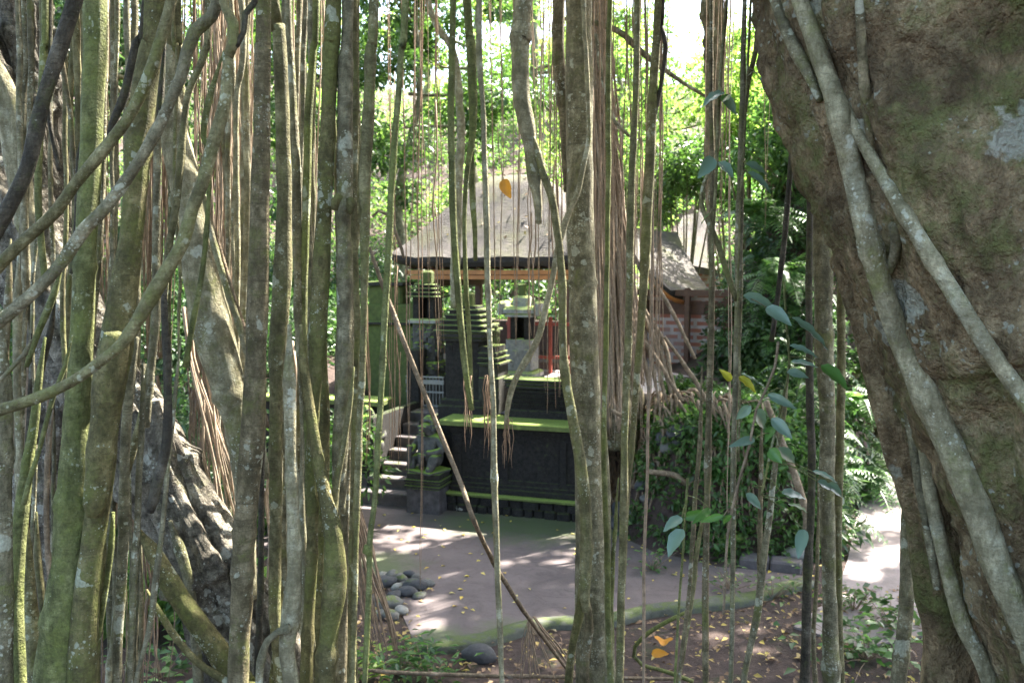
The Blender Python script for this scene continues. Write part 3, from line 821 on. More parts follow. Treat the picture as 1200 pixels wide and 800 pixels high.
def hip_roof(fr, u0, u1, v0, v1, ze, zr, ridge, thick, parent, n=22, sag=.30, flare=.13):
    """concave hipped thatch roof with up-turned corners and a thick cut edge, built as one closed shell"""
    uc, vc = (u0 + u1) / 2, (v0 + v1) / 2; hu, hv = (u1 - u0) / 2, (v1 - v0) / 2
    ring = []
    per = []
    for s in range(4):
        for i in range(n):
            t = -1 + 2 * i / n
            per.append([(t, -1), (1, t), (-t, 1), (-1, -t)][s])
    m = len(per); K = 14; V = []; Fc = []
    for k in range(K + 1):
        q = k / K
        for (a, b_) in per:
            inset = q
            uu = uc + a * (hu * (1 - inset) + ridge * inset); vv_ = vc + b_ * hv * (1 - inset)
            corner = (abs(a) * abs(b_)) ** 6
            z = ze + (zr - ze) * float(np.interp(q, (0, .12, .22, .36, .51, .62, .72, .85, 1), (0, .115, .24, .42, .615, .76, .875, .965, 1))) + flare * corner * (1 - q) ** 2
            z += .014 * math.sin(a * 9 + q * 7) * (1 - q) + .01 * noise.noise((a * 5, b_ * 5, q * 9))
            V.append((uu, vv_, z))
    for k in range(K):
        for i in range(m):
            j = (i + 1) % m; Fc.append((k * m + i, k * m + j, k * m + m + j, k * m + m + i))
    Fc.append(tuple(K * m + i for i in range(m)))
    o = MB(fr).add(V, Fc).build('thatch_roof', M['thatch'], parent, smooth=True)
    E = []; Ef = []
    for (dz, ins) in ((0.004, -.012), (-thick * .5, .0), (-thick, .06), (-thick - .01, .5)):
        for (a, b_) in per:
            corner = (abs(a) * abs(b_)) ** 6
            E.append((uc + a * (hu - ins), vc + b_ * (hv - ins), ze + flare * corner * (1 if ins < .4 else .2) + dz - .004 + .008 * math.sin(a * 23 + b_ * 17)))
    for k in range(3):
        for i in range(m):
            j = (i + 1) % m; Ef.append((k * m + j, k * m + i, k * m + m + i, k * m + m + j))
    MB(fr).add(E, Ef).build('roof_edge', M['thatch_edge'], o, smooth=False)
pav = empty('pavilion', S(.55, 3.2, 1.4), 'open shrine pavilion with concave grey thatch roof and orange eave boards', 'pavilion')
U0, U1, V0, V1 = -2.05, 1.0, 2.25, 5.2
hip_roof(S, U0, U1, V0, V1, 3.02, 4.34, .16, .12, pav, flare=.08)
mb = MB(S)
for z in (2.80,):
    mb.box(U0 + .22, U1 - .22, V0 + .17, V0 + .20, z - .02, z + .045); mb.box(U0 + .22, U1 - .22, V1 - .20, V1 - .17, z - .02, z + .045)
    mb.box(U0 + .17, U0 + .20, V0 + .17, V1 - .17, z - .02, z + .045); mb.box(U1 - .20, U1 - .17, V0 + .17, V1 - .17, z - .02, z + .045)
    mb.box(U0 + .24, U1 - .24, V0 + .204, V0 + .23, z - .09, z - .03)
mb.build('eave_board', M['orange_wood'], pav)
for (u, v) in ((U0 + .5, V0 + .5), (U1 - .5, V0 + .5), (U0 + .5, V1 - .5), (U1 - .5, V1 - .5)):
    MB(S).box(u - .055, u + .055, v - .055, v + .055, 1.42, 2.86, .01).build('post', M['wood'], pav)
mb = MB(S)
for v in (V0 + .45, V1 - .55): mb.box(U0 + .35, U1 - .35, v, v + .1, 2.70, 2.80)
for u in (U0 + .45, U1 - .55): mb.box(u, u + .1, V0 + .35, V1 - .35, 2.60, 2.70)
for k in range(15):
    u = U0 + .25 + k * (U1 - U0 - .5) / 14; mb.box(u - .02, u + .02, V0 + .12, V0 + 1.3, 2.86, 2.89)
mb.build('beams', M['wood'], pav)
mb = MB(S); mb.box(U0 + .4, U1 - .4, V1 - .9, V1 - .45, 1.42, 2.0).box(U0 + .3, U1 - .3, V0 + .35, V1 - .35, 1.42, 1.52, .01).build('platform', M['wood'], pav)
# red railing of the court
rl = empty('red_railing', S(.9, 2.2, 1.42), 'low red painted wooden railing in the court behind the shrines', 'railing')
mb = MB(S)
for z in (1.62, 2.08): mb.box(-.2, 1.45, 2.12, 2.16, z, z + .045, .006)
mb.build('rail', M['redwood'], rl)
for k in range(6):
    u = -.18 + k * .3; MB(S).box(u, u + .045, 2.118, 2.163, 1.42, 2.2, .006).build('post', M['redwood'], rl)
mb = MB(S)
for k in range(2): 
    u = .75 + k * .3
    mb.tube([(u + .02, 2.135, 1.66), (u + .29, 2.145, 2.06)], [.014, .014], 6)
mb.build('brace', M['redwood'], rl)

# ------------------------------------------------------------------ building on the right
S2A = R(30)
O2 = P(792, 417, 12.5)
def S2(u, v, z): return Vector((O2.x + u * math.cos(S2A) + v * math.sin(S2A), O2.y - u * math.sin(S2A) + v * math.cos(S2A), O2.z + z))
bd = empty('brick_pavilion', O2, 'brick building with a steep sunlit thatch roof right of the pavilion', 'building')
# traced roof outlines at their own depths, given real thickness
def roof_slab(pts, thick, name, mat, parent, mat2=None, nn=10):
    """a sloping roof sheet between an upper and a lower edge (lists of world points of equal length)"""
    up_, lo_ = pts; V = []; Fc = []; m = len(up_)
    for k in range(nn + 1):
        q = k / nn
        for a, b_ in zip(up_, lo_):
            p = a.lerp(b_, q); p.z -= .10 * math.sin(math.pi * q) * 1.0 - .012 * noise.noise(p * 4); V.append(tuple(p))
    n1 = len(V); V += [(x, y + .02, z - thick) for x, y, z in V]
    for k in range(nn):
        for i in range(m - 1):
            a = k * m + i; Fc.append((a, a + 1, a + m + 1, a + m)); Fc.append((n1 + a, n1 + a + m, n1 + a + m + 1, n1 + a + 1))
    for i in range(m - 1):
        Fc.append((i, n1 + i, n1 + i + 1, i + 1)); a = nn * m + i; Fc.append((a, a + 1, n1 + a + 1, n1 + a))
    for k in range(nn):
        a = k * m; Fc.append((a, a + m, n1 + a + m, n1 + a)); a = k * m + m - 1; Fc.append((a, n1 + a, n1 + a + m, a + m))
    return MB().add(V, Fc).build(name, mat, parent)
def dens(ps, k=8):
    return [ps[int(i // k)].lerp(ps[min(int(i // k) + 1, len(ps) - 1)], (i % k) / k) for i in range(k * (len(ps) - 1))] + [ps[-1]]
upE = dens([P(735, 262, 14.6), P(757, 270, 14.8), P(793, 272, 15.3)])
loE = dens([P(752, 312, 12.2), P(786, 340, 12.5), P(836, 345, 13.4)])
roof_slab((upE, loE), .13, 'thatch_roof', M['thatch'], bd)
mb = MB(); mb.tube([P(757, 322, 12.26), P(790, 351, 12.56), P(834, 357, 13.4)], [.035] * 3, 6); mb.build('eave_board', M['orange_wood'], bd)
mb = MB(S2)
mb.box(-.6, .75, .3, 1.6, -.3, .95); mb.build('brick_wall', None or M['wood'], bd)
br, nt, b = new_mat('old_brickwork'); v = coords(nt, rnd=False)
bt = nt.nodes.new('ShaderNodeTexBrick'); bt.inputs['Scale'].default_value = 2.4
bt.inputs['Color1'].default_value = (.36, .15, .10, 1); bt.inputs['Color2'].default_value = (.30, .12, .085, 1); bt.inputs['Mortar'].default_value = (.42, .38, .36, 1)
bt.inputs['Mortar Size'].default_value = .06
sx = nt.nodes.new('ShaderNodeSeparateXYZ'); nt.links.new(v, sx.inputs[0]); cx = nt.nodes.new('ShaderNodeCombineXYZ')
nt.links.new(sx.outputs[0], cx.inputs[0]); nt.links.new(sx.outputs[2], cx.inputs[1]); nt.links.new(cx.outputs[0], bt.inputs['Vector'])
nt.links.new(mixc(nt, ramp(nt, nz(nt, v, 4, 6), [(.45, 0), (.65, .6)]), bt.outputs[0], (.25, .21, .2)), b.inputs['Base Color']); b.inputs['Roughness'].default_value = .9
for o in col.objects:
    if o.name.startswith('brick_wall'): o.data.materials[0] = br
for u in (-.55, .12, .7): MB(S2).box(u - .04, u + .04, .1, .18, -.3, 1.0, .01).build('post', M['wood'], bd)
MB(S2).box(-.7, .85, .08, .2, .88, .97).box(-.7, .85, .26, .3, .60, .80).build('beam', M['wood'], bd)
bd2 = empty('rear_thatch_building', P(805, 300, 17), 'rear building with a leaf-strewn thatch roof behind the brick one', 'building')
roof_slab((dens([P(800, 253, 17.5), P(822, 248, 17.5), P(838, 262, 17.8)]), dens([P(776, 292, 16.2), P(815, 312, 16.2), P(850, 318, 16.6)])), .13, 'thatch_roof', M['thatch'], bd2)
q = P(812, 330, 16.9); mb = MB(); mb.box(q.x - .5, q.x + .6, q.y, q.y + 1.2, 1.2, q.z + .5); mb.build('wall', br, bd2)

# ------------------------------------------------------------------ stems, aerial roots and trunks in front
_seed = [100]
def stem(name, mat, Y, pts, label, cat='aerial root', group=None, top=True, bot=True, **kw):
    """pts: (px, py, width in px[, distance]); extended up into the canopy and down to the ground"""
    _seed[0] += 1
    W = []; Rr = []
    for q in pts:
        y = q[3] if len(q) > 3 else Y
        W.append(P(q[0], q[1], y)); Rr.append(q[2] * .5 * y / FL)
    sd = _seed[0]; rr = random.Random(sd)
    if not top and name == 'aerial_root': Rr[0] *= .35
    if top and pts[0][1] <= 5:
        a = W[0]; d = (W[0] - W[1]); d.normalize(); d = (d + Vector((0, 0, 1.2))).normalized()
        W.insert(0, a + d * 1.3); Rr.insert(0, Rr[0]); W.insert(0, a + d * 1.3 + Vector((rr.uniform(-.3, .3), rr.uniform(-.3, .3), 1.9))); Rr.insert(0, Rr[0] * .9)
    if bot and pts[-1][1] >= 795:
        a = W[-1]; d = (W[-1] - W[-2]); d.normalize(); d.x *= .5; d.y *= .5
        g = Tz(a.x, a.y)
        if a.z - g > .08:
            n = 2; h = a.z - g + .08
            W.append(a + Vector((d.x * h * .4, d.y * h * .4, -h * .5))); Rr.append(Rr[-1] * 1.05)
            W.append(a + Vector((d.x * h * .5, d.y * h * .5, -h))); Rr.append(Rr[-1] * 1.25)
    w = max(q[2] for q in pts)
    a = dict(n=20 if w > 40 else 14 if w > 20 else 10 if w > 9 else 7, step=.028 if w > 12 else .035, wob=.0035 * Y / 3, rough=.075, knots=1.3, seed=sd)
    a.update(kw)
    base = W[-1]
    o = tubes_obj(name, [(W, Rr, a)], M[mat], base=base)
    return tag(o, label, cat, group)

A = 'aerial_root'; VN = 'vine'; TR = 'tree'
# --- left cluster, back to front
stem(TR, 'fissured', 4.6, [(20, 0, 62), (34, 90, 62), (44, 180, 60), (60, 300, 62), (70, 420, 60), (60, 560, 60), (50, 800, 70)], 'broad fluted grey trunk at the left edge behind the leaning branches', 'tree trunk', flute=.16, nfl=4, rough=.12)
stem(TR, 'fissured', 4.3, [(-60, 20, 80), (-20, 160, 92), (30, 290, 96, 4.2), (90, 405, 88, 4.0), (150, 495, 84, 3.85), (203, 585, 86, 3.8), (250, 680, 94, 3.8), (310, 800, 110, 3.8)], 'massive cracked diagonal trunk sloping down to the right through the left stems', 'tree trunk', flute=.10, nfl=9, rough=.045, n=72, step=.02)
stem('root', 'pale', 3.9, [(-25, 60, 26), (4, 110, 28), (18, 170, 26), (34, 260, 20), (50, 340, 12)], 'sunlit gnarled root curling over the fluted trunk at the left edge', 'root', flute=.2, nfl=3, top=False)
stem('root', 'fissured', 3.72, [(176, 470, 30), (196, 560, 36), (222, 640, 32), (236, 700, 24), (238, 760, 18)], 'lichen-patched grey root lying along the diagonal trunk', 'root', flute=.06, top=False, rough=.07)
stem('root', 'fissured', 3.75, [(196, 500, 15), (222, 560, 15), (248, 620, 15), (272, 690, 15), (300, 760, 14)], 'ridge-like dark root edging the upper side of the diagonal trunk', 'root', top=False, rough=.09)
stem(A, 'pale', 3.7, [(198, 0, 9), (201, 50, 12), (204, 150, 32), (219, 225, 36), (234, 300, 41), (250, 390, 46), (266, 450, 38), (280, 510, 28), (288, 600, 22), (292, 700, 20)], 'smooth pale mottled root widening downwards left of the tall olive trunk', top=True, rough=.05, n=22)
stem(A, 'pale', 3.6, [(236, 215, 7), (250, 280, 8), (268, 345, 8), (285, 400, 8), (300, 470, 8), (310, 560, 8)], 'thin pale root hugging the right edge of the smooth mottled root', top=False)
stem(A, 'dead', 3.62, [(242, 240, 5), (262, 310, 6), (280, 370, 6), (296, 420, 6), (312, 500, 5)], 'outermost slim straw-coloured root beside the smooth mottled root', top=False)
stem(A, 'green', 3.2, [(52, 0, 8), (50, 60, 9), (47, 130, 8), (44, 230, 8), (52, 330, 8)], 'thin mossy stem just left of the dark leaning branch', bot=False)
stem(A, 'dark', 3.25, [(57, 0, 6), (56, 70, 6), (58, 140, 5), (70, 200, 5)], 'thin dark stem crossing behind the dark leaning branch near the top', bot=False)
stem(VN, 'dark', 3.3, [(104, 0, 7), (101, 50, 8), (97, 100, 6), (99, 150, 6), (92, 180, 7), (89, 240, 6), (84, 320, 6)], 'dark wavy vine between the leaning branch and the green post-like stem', 'vine', bot=False)
stem(VN, 'brown', 3.4, [(72, 60, 5), (78, 100, 6), (84, 140, 5), (88, 190, 5), (94, 230, 4)], 'short brown vine beside the dark wavy vine', 'vine', top=False)
stem(A, 'dead', 3.8, [(93, 0, 3), (94, 60, 4), (95, 140, 3), (97, 240, 3)], 'straw-thin pale root strand behind the dark wavy vine', bot=False)
stem(A, 'green', 2.75, [(111, 0, 24), (105, 200, 25), (98, 330, 24), (94, 400, 26), (91, 480, 32), (89, 560, 36), (86, 640, 42), (80, 710, 50), (72, 800, 64)], 'thick green mossy stem flaring at its foot, left of the stem it joins', rough=.06, n=22)
stem(A, 'grey', 2.85, [(124, 0, 7), (122, 120, 8), (119, 240, 8), (113, 330, 7), (104, 420, 8), (102, 470, 7)], 'thin grey root pressed against the right side of the green flaring stem', bot=False)
stem(A, 'moss', 2.7, [(182, 0, 24), (176, 60, 26), (168, 120, 28), (161, 200, 26), (155, 270, 25), (147, 330, 30), (139, 390, 36), (128, 450, 36), (122, 520, 29), (116, 580, 26), (108, 640, 27), (100, 720, 30), (98, 800, 34)], 'broad moss-brown stem leaning into the foot of the green flaring stem', rough=.07, n=22)
stem('root', 'moss', 2.62, [(138, 392, 30), (129, 440, 33), (123, 500, 29), (117, 550, 27), (112, 590, 25), (110, 604, 15)], 'blunt broken lower end of the broad moss-brown stem', 'stub', top=False, bot=False, n=18, rough=.1)
stem(A, 'dark', 3.0, [(170, 0, 8), (160, 50, 10), (146, 110, 11), (132, 145, 8), (126, 180, 6)], 'dark straight root slanting between the green and moss-brown stems at the top', bot=False)
stem(A, 'dark', 3.1, [(194, 50, 7), (190, 100, 7), (186, 160, 6), (184, 230, 6)], 'short black root hanging right of the moss-brown stem', top=False)
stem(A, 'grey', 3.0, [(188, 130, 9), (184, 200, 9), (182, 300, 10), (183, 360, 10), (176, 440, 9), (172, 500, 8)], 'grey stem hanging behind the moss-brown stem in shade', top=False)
stem(A, 'olive', 2.9, [(243, 0, 7), (241, 60, 8), (222, 110, 8), (214, 170, 8), (206, 240, 8), (196, 300, 8), (192, 360, 7)], 'slim olive root wandering across the smooth mottled root', bot=False)
stem(A, 'green', 2.9, [(262, 60, 7), (244, 120, 8), (238, 160, 7), (246, 190, 6), (240, 300, 6), (226, 380, 7), (218, 430, 7)], 'slender greenish root with an S-bend over the mottled root', top=False)
# the three long diagonal vines and the dark branch
stem(VN, 'dark', 2.3, [(100, -40, 15), (88, 0, 17), (70, 60, 17), (54, 110, 16), (44, 150, 17), (34, 195, 16), (16, 235, 16), (-6, 275, 16), (-30, 330, 16)], 'thick dark smooth branch leaning across the upper left corner', 'branch', top=False, bot=False)
stem(VN, 'olive', 2.35, [(206, -40, 12), (201, 0, 12), (192, 32, 12), (178, 75, 12), (163, 112, 13), (146, 143, 13), (116, 182, 13), (88, 217, 13), (68, 246, 14), (48, 265, 13), (20, 290, 14), (-20, 330, 14)], 'upper of the long diagonal vines sweeping down to the left edge', 'vine', top=False, bot=False)
stem(VN, 'grey', 2.25, [(258, -30, 13), (256, 0, 14), (248, 20, 13), (228, 38, 14), (219, 62, 13), (213, 88, 13), (200, 118, 13), (190, 142, 13), (172, 175, 14), (150, 208, 14), (124, 243, 14), (98, 270, 15), (78, 300, 15), (58, 325, 14), (32, 350, 14), (0, 378, 14), (-30, 400, 14)], 'middle diagonal vine reaching from the top down to the left edge', 'vine', top=False, bot=False)
stem(VN, 'olive', 2.2, [(268, 62, 11), (266, 110, 13), (258, 145, 14), (249, 175, 14), (238, 215, 14), (226, 245, 13), (214, 285, 14), (196, 315, 15), (176, 348, 17), (158, 378, 13), (142, 402, 12), (118, 422, 12), (92, 442, 12), (62, 458, 13), (32, 470, 13), (0, 480, 14), (-30, 490, 14)], 'lowest and longest diagonal vine, forking at the top and bowing down to the left edge', 'vine', top=False, bot=False)
stem(VN, 'olive', 2.2, [(256, -20, 10), (262, 6, 9), (273, 28, 10), (274, 50, 11), (268, 66, 11)], 'left arm of the fork at the top of the lowest diagonal vine', 'vine', top=False, bot=False)
stem(VN, 'dark', 2.2, [(306, -20, 7), (298, 4, 7), (288, 16, 7), (286, 38, 6), (276, 54, 9)], 'right arm of the fork at the top of the lowest diagonal vine', 'vine', top=False, bot=False)
# lower left thicket
LL = [
 ('grey', 2.6, [(2, 380, 22), (4, 480, 24), (3, 600, 22), (4, 800, 24)], 'grey-green stem filling the bottom left edge'),
 ('pale', 3.3, [(22, 300, 9), (20, 360, 10), (19, 440, 9), (24, 540, 8), (22, 620, 9)], 'pale lichen-white root right of the bottom left edge stem'),
 ('green', 2.8, [(54, 395, 9), (46, 450, 9), (40, 500, 11), (33, 540, 12), (26, 590, 16), (20, 640, 18), (17, 700, 20), (20, 800, 22)], 'green stem curving down beside the bottom left edge'),
 ('brown', 3.2, [(12, 280, 8), (9, 340, 9), (6, 400, 8), (3, 470, 8)], 'reddish brown root above the bottom left edge stem'),
 ('olive', 3.0, [(30, 600, 14), (33, 680, 16), (38, 740, 18), (44, 800, 22)], 'olive stem with purplish side at lower left'),
 ('green', 2.5, [(84, 392, 5), (76, 430, 5), (66, 455, 5), (56, 490, 5), (46, 530, 5), (36, 560, 6), (28, 590, 6)], 'thin green curved vine arcing across the lower left stems'),
 ('dead', 3.3, [(62, 480, 6), (56, 540, 7), (55, 620, 6), (60, 700, 6), (56, 800, 6)], 'thin straw root between the left edge stems and the flaring stem'),
 ('brown', 3.2, [(68, 560, 6), (66, 620, 6), (63, 660, 6), (62, 720, 5)], 'short pinkish root strip beside the flaring stem'),
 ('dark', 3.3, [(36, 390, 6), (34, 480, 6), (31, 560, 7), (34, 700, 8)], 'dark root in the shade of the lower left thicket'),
 ('olive', 3.1, [(42, 600, 8), (44, 660, 9), (50, 720, 9), (52, 800, 9)], 'olive-brown root joining the curved green stem at lower left'),
 ('grey', 2.9, [(160, 395, 10), (153, 450, 11), (148, 520, 12), (146, 600, 13), (143, 680, 13), (139, 740, 11), (137, 800, 11)], 'grey-green stem right of the flaring stem, straight to the bottom'),
 ('olive', 2.85, [(122, 605, 9), (120, 660, 10), (114, 720, 10), (113, 800, 10)], 'smooth root under the blunt stub'),
 ('green', 2.8, [(132, 600, 12), (130, 640, 8), (124, 690, 7), (116, 740, 7), (110, 800, 7)], 'thin leaning green root behind the blunt stub'),
 ('grey', 2.8, [(166, 420, 6), (165, 500, 7), (162, 560, 8), (160, 640, 8), (156, 720, 8), (153, 800, 8)], 'grey lichened root between the straight stem and the hanging crook'),
 ('olive', 3.0, [(180, 395, 7), (173, 450, 8), (167, 490, 9), (158, 520, 10), (150, 550, 8)], 'olive root slanting into the straight grey-green stem'),
 ('dark', 2.55, [(194, 300, 5), (192, 360, 7), (196, 430, 9), (197, 490, 10), (194, 530, 11), (186, 560, 12), (180, 586, 12), (176, 600, 8)], 'dark crook-shaped root hooking left at its end'),
 ('grey', 2.7, [(212, 400, 5), (206, 460, 5), (198, 540, 6), (190, 620, 6), (182, 680, 8), (176, 730, 7), (164, 780, 6), (160, 800, 6)], 'long thin root crossing in front of the diagonal trunk'),
 ('brown', 3.2, [(164, 640, 5), (166, 700, 5), (165, 760, 5), (164, 800, 5)], 'slim brown root in the gap at lower left'),
 ('olive', 3.1, [(148, 700, 5), (152, 750, 5), (150, 800, 6)], 'short thin root beneath the straight stem'),
 ('pale', 3.3, [(137, 690, 6), (135, 740, 8), (128, 800, 8)], 'pale purplish root beside the flaring stem foot'),
 ('moss', 3.2, [(160, 618, 14), (182, 652, 20), (204, 690, 24), (232, 730, 27), (262, 772, 30), (290, 815, 32)], 'thick mossy root sloping down right below the diagonal trunk'),
 ('moss', 3.0, [(172, 690, 8), (190, 722, 9), (206, 746, 9), (230, 774, 9), (262, 796, 10), (290, 810, 10)], 'thin olive root sagging below the thick mossy one'),
 ('grey', 3.6, [(200, 610, 14), (214, 650, 14), (224, 690, 13), (228, 730, 12), (232, 800, 12)], 'grey root descending from the diagonal trunk'),
 ('brown', 3.7, [(240, 690, 12), (252, 730, 11), (256, 800, 14)], 'short knotty root in the shade behind the tall olive trunk foot'),
 ('grey', 3.8, [(262, 640, 14), (266, 700, 12), (262, 800, 14)], 'lichened grey root tucked behind the tall olive trunk'),
 ('green', 2.9, [(72, 310, 7), (62, 345, 8), (50, 375, 8), (40, 400, 8), (30, 430, 6)], 'mossy root slanting away under the middle diagonal vine'),
 ('dark', 2.95, [(66, 350, 7), (60, 390, 8), (52, 420, 8), (44, 470, 8), (40, 520, 8)], 'dark forked root at the left under the middle diagonal vine'),
 ('grey', 2.5, [(36, 398, 7), (28, 415, 6), (14, 430, 5), (0, 445, 5), (-20, 455, 5)], 'small arched grey root at the left edge above the lowest diagonal vine'),
]
for mt, Y, pts, lb in LL: stem(A, mt, Y, pts, lb, top=False)
# --- tall trunks left of centre
stem(A, 'brown', 3.0, [(309, 0, 17), (308, 60, 19), (307, 150, 20), (304, 250, 23), (301, 400, 24), (298, 480, 27), (292, 560, 27), (286, 640, 26), (284, 700, 26), (281, 745, 24), (279, 800, 26)], 'tall smooth brown trunk, leftmost of the central upright group', n=20, rough=.05)
stem(A, 'olive', 3.15, [(322, -2, 12), (327, 30, 15), (331, 100, 17), (333, 250, 17), (331, 340, 21), (326, 400, 20), (324, 480, 14), (323, 600, 13), (322, 720, 14), (330, 800, 16)], 'olive stem close behind the right side of the tall smooth brown trunk')
stem(A, 'grey', 3.3, [(338, 0, 8), (342, 80, 9), (346, 200, 10), (348, 300, 11), (350, 400, 10), (355, 480, 10), (357, 600, 8), (356, 800, 8)], 'slim grey stem with white lichen right of the olive stem')
stem(A, 'pale', 2.85, [(338, 380, 12), (338, 450, 13), (340, 530, 13), (342, 600, 15), (344, 660, 16), (341, 720, 22), (337, 760, 18), (342, 800, 18)], 'pale ringed stem ending in a knuckle above the bottom edge', top=False)
stem('root', 'grey', 2.8, [(340, 736, 14), (326, 740, 9), (314, 750, 9), (307, 770, 9), (304, 800, 9)], 'arched root bending left from the knuckle of the pale ringed stem', 'root', top=False)
stem(A, 'dark', 3.4, [(309, 395, 7), (308, 500, 7), (307, 620, 7), (305, 720, 8), (302, 800, 8)], 'dark straight root in the gap right of the smooth brown trunk', top=False)
stem(A, 'moss', 3.2, [(323, 660, 12), (327, 700, 14), (326, 760, 12), (322, 800, 12)], 'short mossy stem swelling beside the dark straight root', top=False)
stem(A, 'green', 3.3, [(371, -2, 8), (366, 60, 8), (361, 130, 9), (358, 225, 10), (357, 300, 9), (356, 400, 8), (360, 500, 10), (362, 600, 10)], 'thin green stem standing apart between the brown and the paired mossy trunks', bot=False)
stem(A, 'moss', 3.0, [(391, 0, 17), (388, 60, 18), (384, 160, 18), (381, 240, 17), (377, 320, 20), (373, 400, 20), (369, 470, 14), (366, 540, 13), (366, 640, 14), (362, 720, 14), (360, 800, 16)], 'broad mossy trunk, left of the pair with the shared knot')
stem(A, 'grey', 3.02, [(407, 0, 12), (405, 80, 16), (404, 160, 17), (403, 225, 18), (401, 260, 17), (403, 320, 20), (404, 400, 22), (400, 500, 18), (398, 600, 16)], 'lichened trunk, right of the pair with the shared knot', bot=False)
stem('root', 'moss', 2.9, [(398, 228, 9), (393, 236, 11), (392, 246, 8)], 'raised knot joining the paired mossy trunks', 'root knot', top=False, bot=False)
stem('root', 'moss', 2.92, [(410, 232, 9), (411, 240, 9), (409, 250, 7)], 'rounded burl on the right trunk of the mossy pair', 'root knot', top=False, bot=False)
stem(A, 'olive', 3.2, [(415, 0, 9), (417, 100, 8), (416, 250, 8), (418, 400, 8), (416, 520, 8), (414, 650, 10), (410, 800, 10)], 'thin olive stem behind the right mossy trunk')
stem(A, 'moss', 2.9, [(352, 380, 11), (357, 440, 13), (366, 500, 14), (374, 545, 15), (381, 580, 15), (390, 620, 22), (393, 665, 27), (391, 700, 28), (386, 745, 22), (382, 800, 22)], 'crooked stem stepping right into a sunlit swollen foot', top=False)
stem(A, 'olive', 2.95, [(415, 430, 7), (408, 490, 8), (402, 530, 8), (396, 560, 8), (392, 592, 10), (390, 612, 14)], 'short slanting stem merging into the sunlit swollen foot', top=False)
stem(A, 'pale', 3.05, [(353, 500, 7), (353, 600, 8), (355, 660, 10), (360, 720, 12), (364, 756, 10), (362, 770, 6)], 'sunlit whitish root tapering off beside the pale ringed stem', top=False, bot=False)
stem(A, 'moss', 3.4, [(382, 400, 14), (380, 500, 15), (378, 600, 16), (374, 700, 16), (376, 800, 18)], 'mossy stem behind the crooked stem in shade', top=False)
stem(A, 'brown', 3.4, [(402, 420, 16), (404, 500, 14), (406, 560, 12), (404, 680, 14), (398, 800, 16)], 'brown root behind the swollen foot', top=False)
stem(A, 'olive', 2.95, [(437, 0, 12), (434, 60, 13), (431, 150, 14), (428, 215, 13), (427, 300, 10), (425, 400, 8), (422, 480, 8), (420, 560, 8), (417, 650, 8), (415, 720, 8), (413, 800, 8)], 'long slim stem bordering the left side of the temple view')
stem(A, 'green', 2.8, [(476, 0, 9), (471, 60, 8), (466, 130, 8), (461, 200, 9), (459, 230, 8), (456, 300, 9), (451, 370, 8), (447, 440, 7), (443, 520, 8), (438, 590, 7), (433, 630, 7), (432, 700, 7), (428, 800, 7)], 'slender green stem with a kink, crossing in front of the stairs')
stem('root', 'green', 2.8, [(430, 638, 7), (430, 645, 11), (434, 652, 5)], 'small node on the slender green kinked stem', 'root knot', top=False, bot=False)
# --- centre
stem(A, 'green', 3.4, [(531, 0, 7), (530, 80, 8), (529, 150, 8), (531, 250, 8), (535, 310, 8), (540, 380, 8), (546, 440, 7), (552, 480, 6)], 'left of the three thin hanging stems before the roof', bot=False)
stem(A, 'green', 3.5, [(548, 0, 10), (551, 50, 12), (554, 110, 10), (554, 160, 8), (548, 205, 6), (544, 270, 5), (546, 350, 6), (551, 420, 6), (553, 470, 5)], 'middle darker hanging stem with a swollen lump before the roof', bot=False)
stem(A, 'green', 3.6, [(553, 160, 7), (553, 230, 7), (556, 270, 6), (557, 305, 5)], 'short thin offshoot ending over the roof', top=False, bot=False)
stem(A, 'pale', 3.4, [(561, 0, 7), (563, 80, 7), (566, 120, 6), (570, 250, 7), (572, 320, 7), (575, 400, 6), (577, 470, 7), (578, 560, 8), (580, 600, 8), (582, 660, 7), (586, 740, 7), (587, 800, 6)], 'pale grey-green slender stem running full height before the roof and ledge')
stem(A, 'pale', 3.8, [(612, 0, 19), (609, 50, 20), (610, 110, 20), (615, 140, 20), (620, 170, 17), (624, 205, 17), (629, 235, 12), (631, 262, 8)], 'stout pale lichened stem ending in a blunt tip above the roof', bot=False, rough=.12, knots=3)
stem(A, 'olive', 3.78, [(624, 160, 8), (630, 180, 9), (637, 205, 9), (647, 232, 9), (652, 262, 9), (657, 300, 9), (660, 360, 9), (660, 400, 10), (663, 440, 12), (671, 490, 13), (680, 540, 14), (686, 590, 14), (687, 640, 15), (684, 690, 14), (686, 716, 10)], 'branching stem that leaves the stout pale one and fuses with the central trunk', top=False, bot=False)
stem(A, 'grey', 4.6, [(678, 0, 30), (679, 60, 31), (680, 200, 31), (682, 300, 33), (684, 400, 35), (687, 480, 33), (690, 560, 33), (692, 640, 36), (694, 700, 42), (697, 760, 46), (698, 800, 50)], 'big round central trunk with pale lichen flecks', 'tree trunk', n=24, rough=.04, knots=.6)
stem(A, 'brown', 4.7, [(655, 0, 15), (654, 60, 15), (657, 105, 13), (660, 160, 7), (662, 225, 5)], 'tapering stem hanging tight against the left of the central trunk', bot=False)
stem(A, 'pale', 4.3, [(685, 0, 6), (688, 60, 6), (690, 130, 6), (690, 165, 6), (684, 195, 7), (678, 225, 7), (670, 242, 7), (662, 262, 8), (654, 290, 7), (648, 325, 7), (640, 360, 7), (631, 395, 8), (618, 420, 8), (606, 440, 8), (597, 465, 7), (592, 497, 5)], 'light sinuous vine crossing the central trunk and ending in mid-air to its left', 'vine', bot=False)
stem('root', 'pale', 4.2, [(706, 480, 6), (712, 600, 8), (712, 700, 9), (714, 800, 14)], 'white-spotted root along the right side of the central trunk', 'root', top=False)
